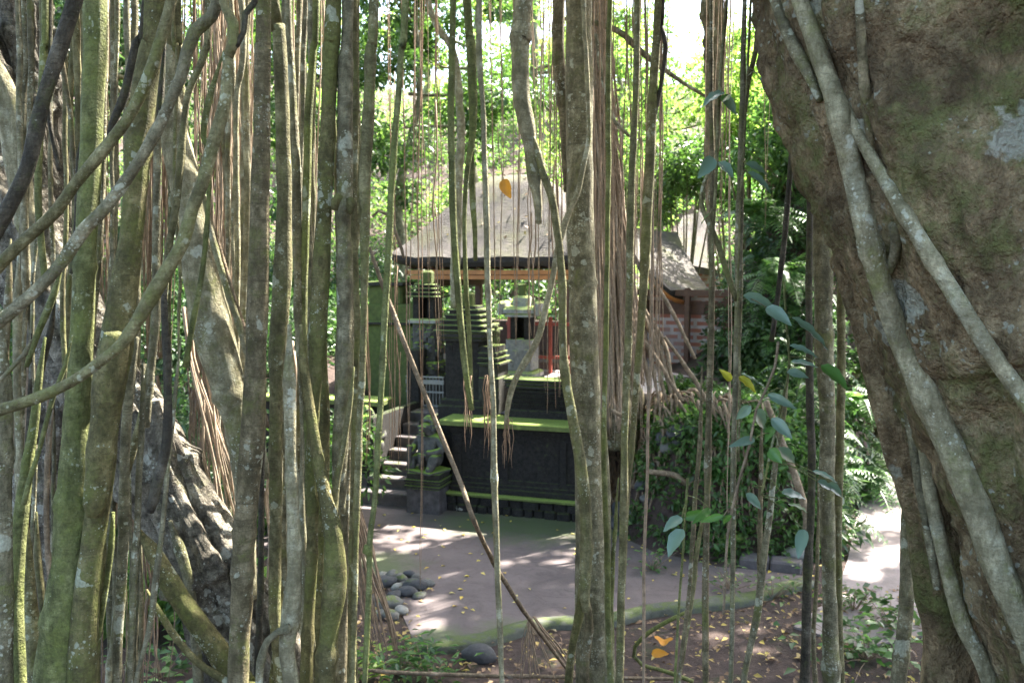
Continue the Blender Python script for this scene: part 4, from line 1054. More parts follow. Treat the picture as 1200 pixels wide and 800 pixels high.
stem('root', 'moss', 4.3, [(683, 690, 12), (677, 730, 10), (671, 760, 9), (667, 800, 10)], 'narrow root foot leaving the central trunk to the left', 'root', top=False)
stem('root', 'brown', 4.25, [(686, 700, 10), (690, 730, 9), (684, 770, 12), (684, 800, 12)], 'split root foot in front of the central trunk', 'root', top=False)
stem(A, 'green', 4.0, [(714, 0, 6), (713, 120, 7), (711, 240, 6), (710, 400, 6), (707, 500, 6), (709, 600, 7), (712, 690, 8), (716, 800, 8)], 'thin green stem a hand to the right of the central trunk')
stem(A, 'olive', 3.7, [(747, 0, 7), (744, 100, 7), (741, 180, 8), (739, 240, 9), (737, 330, 9), (736, 420, 9), (733, 500, 9), (731, 600, 10), (729, 700, 9), (726, 800, 10)], 'straight smooth stem, left of the pair right of the central trunk')
stem(A, 'olive', 3.9, [(771, 0, 9), (767, 80, 10), (762, 180, 11), (758, 240, 12), (754, 320, 10), (749, 400, 9), (745, 450, 8), (741, 520, 7), (735, 590, 6), (730, 700, 6)], 'bowed stem, right of the pair right of the central trunk', bot=False)
stem(VN, 'dark', 3.9, [(777, 0, 5), (776, 30, 5), (781, 52, 6), (777, 90, 5), (772, 120, 5), (767, 140, 5)], 'little dark bulging vine clinging to the bowed stem', 'vine', bot=False)
stem(A, 'green', 4.2, [(724, 560, 5), (720, 620, 5), (717, 680, 6), (717, 740, 6), (718, 800, 6)], 'thin moss-green root rising between the central trunk and the smooth pair', top=False)
stem(A, 'fibre', 3.6, [(768, 210, 3), (764, 300, 3), (764, 400, 3), (760, 470, 4), (757, 560, 4), (755, 650, 4), (754, 800, 4)], 'wiry brown root strand right of the smooth pair', top=False)
stem(VN, 'dead', 3.2, [(433, 290, 4), (445, 325, 5), (459, 362, 6), (475, 405, 6), (491, 445, 6), (505, 480, 6), (523, 525, 6), (541, 568, 6), (557, 612, 6), (580, 660, 6, 3.9), (606, 705, 6, 4.6), (640, 752, 5, 5.2), (668, 790, 4, 5.5)], 'long leaning brown stick-like root crossing in front of the seated statue', 'root', top=False, bot=False)
# forked dead twig above
stem('twig', 'dead', 3.4, [(437, 254, 3), (444, 247, 3), (455, 252, 4), (463, 272, 4), (470, 292, 4), (472, 302, 3)], 'pale dead forked twig by the tip of the roof', 'twig', top=False, bot=False)
# --- right group
stem(A, 'brown', 3.4, [(834, 0, 5), (832, 100, 5), (834, 200, 6), (833, 300, 7), (832, 400, 8), (830, 500, 8), (829, 600, 8), (826, 700, 8), (826, 800, 9)], 'brown upright stem, left of the leafy climbers on the right')
stem(A, 'grey', 3.2, [(872, 0, 6), (871, 100, 7), (869, 200, 8), (866, 300, 9), (864, 380, 9), (862, 450, 7), (859, 560, 7), (858, 680, 6), (857, 800, 6)], 'grey upright stem bearing large bluish leaves')
stem(VN, 'olive', 3.1, [(838, 190, 4), (826, 215, 5), (823, 240, 6), (832, 262, 6), (843, 288, 7), (852, 318, 7), (860, 342, 7), (864, 352, 7)], 'thick bent vine looping left of the grey leaf-bearing stem', 'vine', top=False, bot=False)
stem(VN, 'olive', 3.25, [(884, 0, 6), (889, 22, 6), (886, 60, 6), (878, 95, 6), (874, 130, 5)], 'curved vine leaning onto the grey leaf-bearing stem near the top', 'vine', bot=False)
stem(A, 'dark', 3.6, [(928, 130, 5), (926, 200, 6), (919, 280, 6), (911, 345, 6), (903, 400, 6), (918, 450, 1)][:5], 'thin dark stem hanging in front of the fern bank', top=False, bot=False)
stem(A, 'grey', 3.7, [(925, 430, 6), (918, 490, 6), (909, 540, 7), (901, 600, 8), (893, 660, 9), (886, 720, 9), (876, 770, 8), (871, 800, 8)], 'slanting grey stem whose foot leans left, below the fern bank', top=False)
stem(A, 'brown', 4.0, [(893, 470, 5), (892, 560, 6), (891, 640, 6), (892, 690, 7)], 'thin root running into the slanting grey stem', top=False, bot=False)
stem(A, 'grey', 4.4, [(952, -2, 14), (958, 120, 18), (962, 220, 20), (965, 330, 22), (966, 400, 20), (969, 500, 17), (971, 600, 17), (973, 700, 18), (975, 800, 22)], 'pale grey trunk standing just left of the huge bark-covered trunk', 'tree trunk')
stem(A, 'dark', 4.3, [(950, 130, 6), (949, 250, 7), (947, 340, 8), (948, 450, 9), (951, 560, 9), (947, 660, 10), (944, 800, 11)], 'dark stem along the left of the pale grey trunk', top=False)
stem(A, 'olive', 4.5, [(984, 240, 8), (985, 350, 9), (985, 470, 9), (982, 600, 10), (983, 700, 9), (984, 800, 10)], 'thin olive stem along the right of the pale grey trunk', top=False)
stem(A, 'brown', 4.2, [(958, 560, 5), (957, 660, 5), (953, 740, 5), (955, 800, 6)], 'twisting brown root in front of the dark stem on the right', top=False)
stem(A, 'grey', 3.4, [(1068, 480, 10), (1066, 560, 12), (1063, 630, 15), (1061, 700, 16), (1057, 760, 17), (1053, 800, 19)], 'grey lichened post-like stem standing before the sunlit path', top=False)
stem(VN, 'olive', 3.9, [(832, 560, 3), (818, 640, 5), (812, 690, 6), (806, 730, 6), (800, 770, 6), (795, 800, 6)], 'olive vine foot left of the leafy climbers', top=False)
stem(A, 'brown', 3.5, [(822, 430, 5), (820, 520, 6), (813, 600, 6), (808, 680, 5), (800, 760, 5), (796, 800, 5)], 'thin leaning brown root below the climbers', top=False)
stem(VN, 'green', 4.6, [(806, 715, 4), (780, 728, 5), (757, 742, 5), (743, 757, 5), (742, 768, 5), (752, 778, 5), (780, 786, 5), (812, 798, 5)], 'green vine looping in a C over the soil near the orange leaf', 'vine', top=False, bot=False)
stem('fallen_stick', 'dead', 5.3, [(405, 780, 3), (432, 785, 4), (470, 788, 5), (560, 791, 5), (660, 793, 5), (795, 795, 4)], 'straight fallen straw-coloured stick lying across the foreground soil', 'stick', top=False, bot=False, wob=.002)

# root fans at the feet
def strands(name, mat, Y, top, bot, n, w, label, cat, seed, parent=None, sag=.02, ext=False, dy=.15, spread_mid=.5, group=None, nseg=5, end_jit=0.0, top_jit=0.0):
    """a bundle of fine strands; top/bot = (px0, px1, py)"""
    rr = random.Random(seed); tb = []
    for k in range(n):
        a = rr.random(); b_ = min(1, max(0, a + rr.gauss(0, .12)))
        y = Y + rr.uniform(-dy, dy)
        t = P(top[0] + (top[1] - top[0]) * a, top[2] - rr.random() * top_jit, y); e = P(bot[0] + (bot[1] - bot[0]) * b_, bot[2] - rr.random() * end_jit, y + rr.uniform(-.05, .05))
        if ext: t = t + Vector((rr.uniform(-.1, .1), rr.uniform(-.1, .1), 2.0 + rr.random()))
        pts = [t.lerp(e, q / nseg) + Vector((rr.gauss(0, sag), rr.gauss(0, sag), 0)) * (1 if 0 < q < nseg else 0) for q in range(nseg + 1)]
        r = w * .5 * Y / FL * rr.uniform(.35, 1.0)
        tb.append((pts, [r * 1.1, r, r, r * .9, r * .8, r * .35][:nseg + 1] if nseg == 5 else [r] * (nseg + 1), dict(n=4, step=.09, seed=seed * 7 + k, wob=.006, rough=.1)))
    o = tubes_obj(name, tb, M[mat], parent, base=tb[0][0][-1] if parent is None else None)
    if parent is None: tag(o, label, cat, group)
    return o
RC = 'root curtain'
strands('root_curtain', 'fibre', 4.9, (244, 300, 0), (232, 290, 480), 90, 2.6, 'dense brown curtain of hair-like roots behind the diagonal vines', RC, 1, ext=True, dy=.25)
strands('root_curtain', 'fibre_pale', 4.4, (262, 302, 0), (240, 300, 400), 34, 2.2, 'pale straw root strands in front of the dense brown curtain', RC, 2, sag=.04, ext=True)
strands('root_curtain', 'fibre', 5.0, (215, 290, 330), (225, 285, 600), 80, 2.4, 'brown root fibres hanging right of the diagonal trunk', RC, 3, dy=.2, end_jit=60, top_jit=150)
strands('root_curtain', 'fibre_pale', 4.0, (214, 226, 360), (262, 290, 640), 12, 4.0, 'few long pale roots slanting right of the diagonal trunk', RC, 4, sag=.015)
strands('root_curtain', 'fibre', 4.8, (116, 146, 0), (112, 134, 380), 26, 3, 'brown root strands between the green and moss-brown stems', RC, 5, ext=True)
strands('root_curtain', 'fibre', 4.7, (180, 240, 0), (170, 200, 420), 40, 3, 'root fibres in shade right of the moss-brown stem', RC, 6, ext=True)
strands('root_curtain', 'fibre_pale', 4.6, (352, 380, 0), (358, 380, 420), 12, 3, 'pale strands seen in the gap beside the thin green stem', RC, 7, ext=True)
strands('root_curtain', 'fibre', 4.6, (20, 82, 420), (14, 84, 800), 46, 5, 'tangle of brown roots in the lower left thicket', RC, 8, sag=.03)
strands('root_curtain', 'fibre', 4.9, (120, 190, 440), (120, 196, 800), 20, 5, 'roots hanging in shade below the diagonal trunk', RC, 9, sag=.03)
strands('root_curtain', 'fibre_pale', 4.3, (318, 350, 400), (312, 336, 700), 8, 5, 'twisted pale roots between the olive stem and the pale ringed one', RC, 10, sag=.03)
for k, (x0, x1, y1, n, w, Y, mt, lb) in enumerate((
    (16, 60, 800, 5, 8, 3.7, 'grey', 'sheaf of grey vertical roots in front of the fluted trunk at the far left'),
    (78, 100, 800, 4, 8, 3.6, 'olive', 'few slim olive roots behind the dark wavy vine'),
    (126, 160, 800, 4, 9, 3.7, 'grey', 'straight grey roots seen between the green and moss-brown stems'),
    (184, 214, 430, 4, 7, 3.5, 'olive', 'olive roots hanging between the moss-brown stem and the mottled root'),
    (262, 292, 800, 6, 7, 4.1, 'pale', 'pale straight roots left of the tall smooth brown trunk'),
    (328, 372, 800, 6, 8, 3.9, 'grey', 'grey straight roots behind the pale ringed stem'),
    (392, 420, 800, 5, 8, 3.8, 'olive', 'olive straight roots behind the right mossy trunk of the pair'))):
    rr = random.Random(900 + k); tb = []
    for q in range(n):
        a = (q + rr.uniform(.1, .9)) / n; X = x0 + (x1 - x0) * a; y = Y + rr.uniform(-.25, .25); dx = rr.uniform(-10, 10); ww = w * rr.uniform(.55, 1.15)
        pts = [P(X + dx * t + rr.gauss(0, 2.2), -20 + (y1 + 20) * t, y) for t in (0, .17, .33, .5, .67, .83, 1)]
        pts.insert(0, pts[0] + Vector((rr.uniform(-.1, .1), .1, 2.2)))
        if y1 >= 800: g_ = pts[-1].copy(); g_.z = Tz(g_.x, g_.y) - .03; pts.append(g_)
        r_ = ww * .5 * y / FL; tb.append((pts, [r_ * rr.uniform(.8, 1.15) for _ in pts[:-1]] + [r_ * (1.3 if y1 >= 800 else .3)], dict(n=9, step=.035, wob=.008, rough=.09, knots=1.6, seed=7000 + k * 20 + q)))
    tag(tubes_obj('root_curtain', tb, M[mt], base=tb[0][0][-1]), lb, RC)
strands('root_fan', 'fibre', 4.8, (400, 412, 560), (428, 474, 762), 26, 3.6, 'splayed fan of brown roots reaching the soil by the stone heap', 'root fan', 11, sag=.01)
strands('root_fan', 'fibre', 5.2, (618, 626, 722), (600, 690, 800), 13, 2.6, 'splayed root fan where the leaning brown root meets the soil', 'root fan', 12, sag=.01)
HS = [  # hanging strand clusters in front of the temple: x0,x1,y0,y1,n,Y,mat,label
 (452, 462, 250, 588, 6, 4.6, 'fibre_red', 'reddish strands hanging in front of the lower steps'),
 (458, 463, 0, 556, 3, 5.0, 'fibre_red', 'reddish full-height strands left of the statue'),
 (474, 479, 20, 575, 3, 5.2, 'fibre', 'brown strands hanging just left of the statue'),
 (488, 494, 120, 700, 3, 4.2, 'fibre_red', 'reddish strands dropping past the statue to the stone heap'),
 (498, 503, 40, 400, 2, 4.4, 'fibre', 'fine brown strands before the left eave of the roof'),
 (516, 520, 150, 450, 2, 5.0, 'fibre_red', 'fine strands before the gate pillar'),
 (545, 552, 440, 532, 9, 3.5, 'fibre_red', 'frayed reddish beard below the left thin hanging stem'),
 (569, 577, 440, 538, 10, 3.5, 'fibre_red', 'frayed reddish beard beside the pale slender stem'),
 (592, 599, 490, 550, 9, 4.3, 'fibre_red', 'reddish beard under the tip of the sinuous vine'),
 (632, 641, 170, 490, 9, 4.8, 'fibre', 'brown strand cluster left of the branching stem'),
 (648, 656, 300, 495, 8, 4.8, 'fibre_red', 'brown strand cluster right of the branching stem'),
 (576, 584, 150, 440, 8, 5.5, 'fibre', 'soft brown strands over the middle of the roof'),
 (596, 606, 180, 420, 7, 5.4, 'fibre', 'brown strands over the right of the roof apex'),
 (616, 630, 270, 430, 9, 5.3, 'fibre', 'brown strands before the pale pillar shrine'),
 (640, 668, 0, 300, 26, 5.4, 'fibre', 'brown curtain hanging left of the central trunk near the top'),
 (628, 640, 0, 280, 10, 5.6, 'fibre_pale', 'pale strands between the stout stem and the central trunk'),
 (484, 492, 60, 330, 4, 6.0, 'fibre', 'two faint strands left of the roof against the leaves'),
 (505, 525, 0, 300, 5, 6.4, 'fibre', 'sparse strands hanging before the bright leaves over the roof tip'),
 (702, 752, 190, 520, 34, 8.4, 'fibre', 'thick fall of brown roots hiding the end of the temple wall'),
 (740, 776, 190, 500, 22, 8.6, 'fibre', 'looser fall of brown roots over the bank left of the brick building'),
 (700, 712, 170, 500, 14, 5.0, 'fibre', 'brown strand curtain close right of the central trunk'),
 (752, 757, 380, 470, 5, 4.5, 'fibre_red', 'short strands by the bowed stem'),
 (780, 800, 0, 170, 6, 6.0, 'fibre', 'sparse strands at the top right of centre'),
 (826, 846, 0, 330, 14, 4.4, 'fibre', 'thin strands wrapped round the brown upright stem'),
 (846, 852, 150, 640, 4, 4.0, 'fibre_pale', 'pale strands left of the grey leaf-bearing stem'),
 (893, 898, 30, 300, 3, 3.9, 'fibre', 'brown strands right of the grey leaf-bearing stem'),
 (424, 434, 380, 560, 7, 4.4, 'fibre_red', 'reddish strands hanging at the left end of the steps'),
 (466, 470, 440, 560, 4, 4.6, 'fibre_red', 'short reddish strands before the metal gate'),
 (503, 512, 300, 470, 4, 4.5, 'fibre', 'strands hanging over the carved gate pillar'),
]
for k, (x0, x1, y0, y1, n, Y, mt, lb) in enumerate(HS):
    beard = lb.startswith(('frayed', 'reddish beard'))
    strands('hanging_roots', mt, Y, (x0, x1, y0), (x0 + (-2 if beard else 1), x1 + 1, y1), int(n * 1.2) if beard else max(2, int(n * (.7 if Y > 8 else .5))), 1.5 if beard else 1.9, lb, 'hanging roots', 50 + k, ext=(y0 <= 200 and not beard), top_jit=0 if beard or y0 <= 200 else 240, dy=.05 if beard else .12, sag=.005 if beard else .01, end_jit=50)

# ------------------------------------------------------------------ the huge trunk on the right
big = empty('banyan_tree', (1.75, 2.9, Tz(1.75, 2.9)), 'huge mossy bark-covered trunk filling the right side, vines clasping it', 'tree')
W = []; Rr = []
for (ex, ey, r, dh) in [(870, -150, .86, 3.05), (892, 0, .82, 3.05), (940, 150, .78, 3.02), (985, 290, .74, 3.0), (1035, 420, .70, 3.0), (1092, 540, .64, 2.95), (1140, 660, .59, 2.9), (1166, 780, .58, 2.9), (1165, 900, .66, 2.9), (1150, 1080, .8, 2.9), (1120, 1300, .95, 2.9)]:
    ang = math.atan((ex - 600) / FL) + math.asin(r / dh)      # the left silhouette of a round trunk
    q0 = P(ex, ey, dh * math.cos(ang)); W.append(Vector((dh * math.sin(ang), dh * math.cos(ang), CAMZ + (q0.z - CAMZ) * .92))); Rr.append(r)
W.insert(0, W[0] + Vector((-.12, .1, 1.2))); Rr.insert(0, .9); W.insert(0, W[0] + Vector((-.05, .1, 2.4))); Rr.insert(0, .85)
def px_at(q, d=0): return tuple(q)
tv, tf = tube_arr(W, Rr, n=220, step=.016, rough=.022, flute=.05, nfl=5, seed=9, wob=.01)
ctr = None
tv2 = tv.copy()
for i in range(len(tv)):                                     # lumps, folds and scars of the bark
    q = Vector(tv[i]); f = .042 * noise.fractal(Vector((q.x * 2.2, q.y * 2.2, q.z * 1.1)), .9, 2.1, 4) + .020 * noise.fractal(Vector((q.x * 8, q.y * 8, q.z * 6)), .9, 2.1, 4) + .010 * noise.fractal(q * 22, .9, 2.1, 3)
    f -= .035 * max(0, .18 - abs(noise.noise(Vector((q.x * 2.6 + 5, q.y * 2.6, q.z * .7))))) / .18
    a, b_ = W[1], W[-1]
    t = min(1, max(0, (a.z - q.z) / (a.z - b_.z))); c0 = a.lerp(b_, t); d = Vector((q.x - c0.x, q.y - c0.y, 0)); d.normalize()
    tv2[i] = q + d * f
patches = [(tuple(P(1192, 165, 2.05)), .085, (.40, .40, .33)), (tuple(P(1128, 262, 2.15)), .022, (.42, .46, .42)), (tuple(P(1085, 55, 2.2)), .03, (.36, .37, .3)),
           (tuple(P(1075, 198, 2.2)), .016, (.42, .46, .42)), (tuple(P(945, 122, 2.8)), .028, (.40, .42, .38)), (tuple(P(1112, 70, 2.15)), .075, (.17, .19, .075)), (tuple(P(1150, 30, 2.15)), .07, (.11, .14, .045)), (tuple(P(1115, 440, 2.3)), .06, (.10, .125, .04)), (tuple(P(1190, 420, 2.15)), .07, (.09, .12, .04)), (tuple(P(1175, 600, 2.25)), .09, (.10, .12, .035))]
M['giant'] = bark('bark_giant', (.10, .07, .034), (.44, .325, .185), (.145, .165, .05), .52, (.44, .46, .37), .5, .5, patches, .55, 1.3, rings=.12)
bv = tf.tris()
trunk = mesh_obj('trunk', tv2, bv, M['giant'], big)
bvh = BVHTree.FromPolygons([tuple(v) for v in tv2.tolist()], [tuple(f) for f in bv.tolist()])
def on_trunk(px, py, r, default=2.6, lift=.5):
    """point on the trunk's surface seen at (px,py), lifted by part of the vine's radius"""
    o_ = Vector((0, 0, CAMZ)); d = (P(px, py, 2.0) - o_).normalized()
    h, nn, _, dist = bvh.ray_cast(o_, d)
    return (o_ + d * (dist - r * lift)) if h is not None else P(px, py, default)
def clasp(pts, mat, label, cat='vine', name=VN, lift=.5, end=None, **kw):
    _seed[0] += 1
    W = []; Rr = []
    for a, b_, w in pts:
        q = on_trunk(a, b_, 0, end or 2.6); r = w * .5 * q.y / FL
        q = on_trunk(a, b_, r, end or 2.6, lift); W.append(q); Rr.append(r)
    for i in range(1, len(W) - 1):                            # keep the distance from jumping
        W[i] = W[i] * .6 + (W[i - 1] + W[i + 1]) * .2
    a = dict(n=18, step=.02, wob=.002, rough=.07, knots=1.6, seed=_seed[0]); a.update(kw)
    return tag(tubes_obj(name, [(W, Rr, a)], M[mat], base=W[-1]), label, cat)
clasp([(918, -60, 18), (937, 0, 18), (951, 38, 19), (966, 78, 21), (980, 115, 23), (989, 155, 25), (1000, 200, 25), (1010, 245, 25), (1022, 295, 26), (1036, 345, 27), (1053, 395, 28), (1075, 445, 30), (1098, 492, 32), (1124, 548, 33), (1147, 600, 34), (1166, 660, 35), (1190, 715, 35), (1222, 780, 36), (1255, 850, 36)], 'pale', 'thick pale vine running down the whole front of the huge trunk', lift=.8, end=2.55)
clasp([(896, -50, 10), (908, 0, 11), (920, 35, 12), (934, 62, 13), (947, 84, 12), (962, 118, 9)], 'grey', 'thinner vine joining the thick pale one from the left near the top', lift=.7, end=2.6)
clasp([(985, 112, 10), (998, 145, 14), (1016, 176, 15), (1034, 206, 16), (1052, 235, 16), (1070, 265, 17), (1088, 297, 18), (1108, 328, 18), (1130, 362, 19), (1152, 400, 20), (1178, 435, 20), (1210, 480, 21), (1250, 530, 22)], 'pale', 'second vine leaving the thick one and slanting down to the right edge', lift=.8, end=2.5)
clasp([(1005, -60, 10), (1007, 0, 10), (1010, 50, 11), (1013, 100, 11), (1019, 150, 10), (1023, 185, 7)], 'brown', 'narrow purplish brown root lying vertically on the huge trunk near the top', 'root', 'root', .5)
clasp([(1047, 262, 12), (1052, 282, 13), (1048, 302, 12), (1040, 322, 9)], 'grey', 'short bowed root bridging the hollow between the two clasping vines', 'root', 'root', .6)
# root buttress left of the main trunk, part of the tree
rt = [(985, 230, 34, 2.85), (1012, 330, 50, 2.85), (1038, 420, 56, 2.85), (1064, 500, 60, 2.85), (1090, 590, 66, 2.85), (1106, 680, 64, 2.85), (1112, 760, 60, 2.85), (1108, 860, 70, 2.85), (1100, 1060, 110, 2.85), (1095, 1250, 150, 2.85)]
tubes_obj('buttress_root', [([P(a, b_, y) for a, b_, w, y in rt], [w * .55 * y / FL for a, b_, w, y in rt], dict(n=40, step=.02, rough=.09, flute=.07, nfl=3, seed=77, wob=.01))], M['giant'], big)
rt = [(1170, 560, 70, 2.62), (1186, 660, 76, 2.62), (1200, 760, 80, 2.62), (1196, 860, 90, 2.62), (1190, 1200, 120, 2.62)]
tubes_obj('buttress_root', [([P(a, b_, y) for a, b_, w, y in rt], [w * .5 * y / FL for a, b_, w, y in rt], dict(n=40, step=.02, rough=.09, flute=.07, nfl=3, seed=78, wob=.01))], M['giant'], big)
stem('root', 'pale', 2.5, [(1072, 440, 12, 2.62), (1082, 520, 15, 2.6), (1092, 590, 17, 2.58), (1108, 660, 18, 2.55), (1128, 730, 19, 2.5), (1160, 800, 20, 2.45)], 'pale root creeping down the left side of the huge trunk beside the thick vine', 'root', top=False)
stem('root', 'grey', 2.5, [(1054, 420, 9, 2.68), (1064, 480, 12, 2.66), (1076, 560, 12, 2.63), (1086, 620, 10, 2.62), (1098, 690, 9, 2.6)], 'slender root at the left margin of the huge trunk', 'root', top=False, bot=False)

# ------------------------------------------------------------------ climbers with large leaves
def big_leaf(base, tip, width, roll, mat, parent, seed):
    """ovate pointed leaf blade, cupped and drooping, with a midrib fold and a petiole"""
    rr = random.Random(seed)
    d = (tip - base); L = d.length; d.normalize(); up = Vector((rr.uniform(-.3, .3), -.75 + rr.uniform(-.35, .3), .65)); sd = d.cross(up).normalized(); nn = sd.cross(d).normalized()
    q = Matrix.Rotation(roll, 3, d); sd = q @ sd; nn = q @ nn
    K = 9; V = []; F_ = []
    for i in range(K + 1):
        t = i / K; w = width * .5 * (math.sin(math.pi * min(1, t ** .72)) ** .8) * (1 - .12 * t)
        if i == 0 or i == K: w = .0015
        for s in (-1, -.5, 0, .5, 1):
            z = .20 * width * abs(s) ** 1.3 * (w / (width * .5)) - .16 * L * t * t + .012 * math.sin(t * 19) * abs(s) * L * 2
            V.append(tuple(base + d * (L * t) + sd * (s * w) + nn * z))
    for i in range(K):
        for j in range(4): a = i * 5 + j; F_.append((a, a + 1, a + 6, a + 5))
    o = mesh_obj('leaf', np.array(V), F_, mat, parent)
    return o
def climber(label, path, mat, Y, w, leaves, seed):
    e = empty('leafy_climber', P(path[-1][0], path[-1][1], Y), label, 'climbing plant')
    pts = [P(a, b_, Y) for a, b_ in path]
    tb = [(pts, [w * .5 * Y / FL] * len(pts), dict(n=7, step=.04, wob=.004, rough=.1, seed=seed))]
    sp, _ = smooth_path(pts, [1] * len(pts), .03)
    rr = random.Random(seed)
    for k, (bx, by, tx, ty, wd, mt) in enumerate(leaves):
        y = Y - rr.uniform(.0, .12)
        b_ = P(bx, by, y); t = P(tx, ty, y - rr.uniform(-.05, .07))
        i = int(np.argmin(np.linalg.norm(sp - np.array(b_)[None] - np.array([0, 0, .02])[None], axis=1))); a = Vector(sp[i])
        tb.append(([a, a.lerp(b_, .5) + Vector((0, 0, .012)), b_], [.0022, .0018, .0016], dict(n=5, step=.02)))
        big_leaf(b_, b_.lerp(t, 1.12), wd * .86 * Y / FL, rr.uniform(-.5, .5), M[mt], e, seed * 31 + k)
    tubes_obj('stalk', tb, M[mat], e)
C1, C2, C3 = 'leaf_climb', 'leaf_green', 'leaf_yellow'
climber('leafy climber with blue-green leaves left of the grey upright stem, upper part', [(852, 0), (846, 60), (842, 130), (840, 200), (836, 280), (833, 340)], 'olive', 3.0, 4,
        [(848, 108, 826, 118, 18, C1), (846, 112, 862, 130, 16, C1), (836, 185, 822, 204, 20, C1), (842, 190, 858, 203, 18, C1), (846, 120, 856, 108, 12, C2), (832, 250, 820, 262, 9, C2)], 1)
climber('leafy climber with blue-green leaves clinging to the grey upright stem', [(880, 0), (876, 80), (872, 160), (868, 260), (866, 350), (868, 440), (864, 540)], 'olive', 3.0, 3,
        [(888, 86, 912, 84, 14, C1), (890, 92, 922, 108, 16, C1), (874, 192, 898, 200, 15, C1), (876, 202, 903, 220, 17, C1), (871, 346, 906, 356, 17, C1), (898, 360, 924, 376, 20, C1), (868, 438, 901, 452, 14, C1), (857, 446, 846, 434, 12, C3), (866, 441, 884, 455, 14, C3), (880, 475, 864, 490, 14, C1), (884, 480, 898, 500, 22, C1)], 2)
climber('leafy climber with many drooping leaves before the pale grey trunk', [(918, 330), (922, 380), (926, 430), (918, 470), (906, 520), (893, 580)], 'green', 2.9, 3,
        [(928, 372, 972, 402, 18, C1), (925, 405, 957, 414, 14, C1), (926, 424, 955, 426, 13, C1), (962, 428, 992, 450, 22, C2), (922, 436, 946, 440, 14, C1), (899, 462, 931, 476, 14, C1), (904, 490, 926, 510, 18, C1), (906, 500, 898, 514, 14, C2), (912, 524, 934, 542, 17, C1), (902, 526, 914, 540, 18, C2), (884, 514, 861, 520, 13, C1), (874, 578, 892, 594, 14, C1), (916, 578, 944, 580, 18, C1), (952, 552, 978, 560, 12, C1), (958, 564, 976, 572, 13, C1), (970, 566, 988, 580, 15, C1), (942, 620, 936, 648, 18, C1), (945, 600, 930, 588, 12, C2)], 3)
climber('long thin yellowish climber arching down right of the upright stems', [(912, 400), (908, 430), (898, 455), (886, 480), (878, 520), (866, 560), (855, 610), (850, 660), (848, 720)], 'dead', 2.8, 3.4,
        [(858, 604, 846, 612, 9, C2), (848, 604, 822, 610, 11, C2)], 4)
climber('small climber with two broad leaves hanging beside the court', [(806, 560), (803, 600), (801, 640), (797, 690), (792, 760), (788, 830)], 'green', 3.1, 3,
        [(799, 606, 780, 618, 17, C1), (801, 620, 783, 646, 24, C1), (800, 606, 830, 600, 15, C2), (832, 596, 816, 610, 12, C2)], 5)
def caught_leaf(base, tip, wd, label, Y, mt='leaf_orange'):
    e = empty('fallen_leaf', P(base[0], base[1], Y), label, 'leaf')
    big_leaf(P(*base, Y), P(*tip, Y - .03), wd * Y / FL, .3, M[mt], e, base[0]); return e
e = caught_leaf((590, 210), (597, 232), 15, 'orange dead leaf caught in the hanging roots above the roof', 4.4)
tubes_obj('petiole', [([P(590, 210, 4.4), P(586, 190, 4.4), P(583, 150, 4.45)], [.0025, .002, .002], dict(n=5))], M['fibre'], e)
g = G(778, 764); e = empty('fallen_leaf', g, 'large orange dead leaf lying on the soil by the looping vine', 'leaf')
big_leaf(Vector((g.x + .02, g.y + .11, .05)), Vector((g.x - .02, g.y - .08, .12)), .15, .2, M['leaf_orange'], e, 4)
g = G(772, 775); e = empty('fallen_leaf', g, 'smaller tan dead leaf beside the large orange one', 'leaf')
big_leaf(Vector((g.x - .05, g.y + .02, .05)), Vector((g.x + .06, g.y - .03, .08)), .07, .1, M['leaf_orange'], e, 5)

# ------------------------------------------------------------------ stones
def rock(name, c, r, mat, label, cat, group=None, seed=0, sq=(1, 1, .7), kind=None):
    rr = np.random.default_rng(seed); V = []; F_ = []; n, m = 14, 9
    ph = rr.uniform(0, 6, 3); a0 = rr.uniform(0, 3)
    for i in range(1, m):
        for j in range(n):
            t = math.pi * i / m; p = 2 * math.pi * j / n
            d = Vector((math.sin(t) * math.cos(p), math.sin(t) * math.sin(p), math.cos(t)))
            k = 1 + .22 * noise.noise(d * 1.3 + Vector(ph)) + .08 * noise.noise(d * 3.5 + Vector(ph))
            q = Vector((d.x * sq[0], d.y * sq[1], d.z * sq[2])) * (r * k)
            V.append((c[0] + q.x * math.cos(a0) - q.y * math.sin(a0), c[1] + q.x * math.sin(a0) + q.y * math.cos(a0), c[2] + q.z))
    for i in range(m - 2):
        for j in range(n):
            k = (j + 1) % n; F_.append((i * n + j, i * n + n + j, i * n + n + k, i * n + k))
    F_.append(tuple(range(n - 1, -1, -1))[::-1]); F_.append(tuple((m - 2) * n + j for j in range(n))[::-1])
    return tag(mesh_obj(name, np.array(V), F_, M[mat], base=c), label, cat, group, kind)
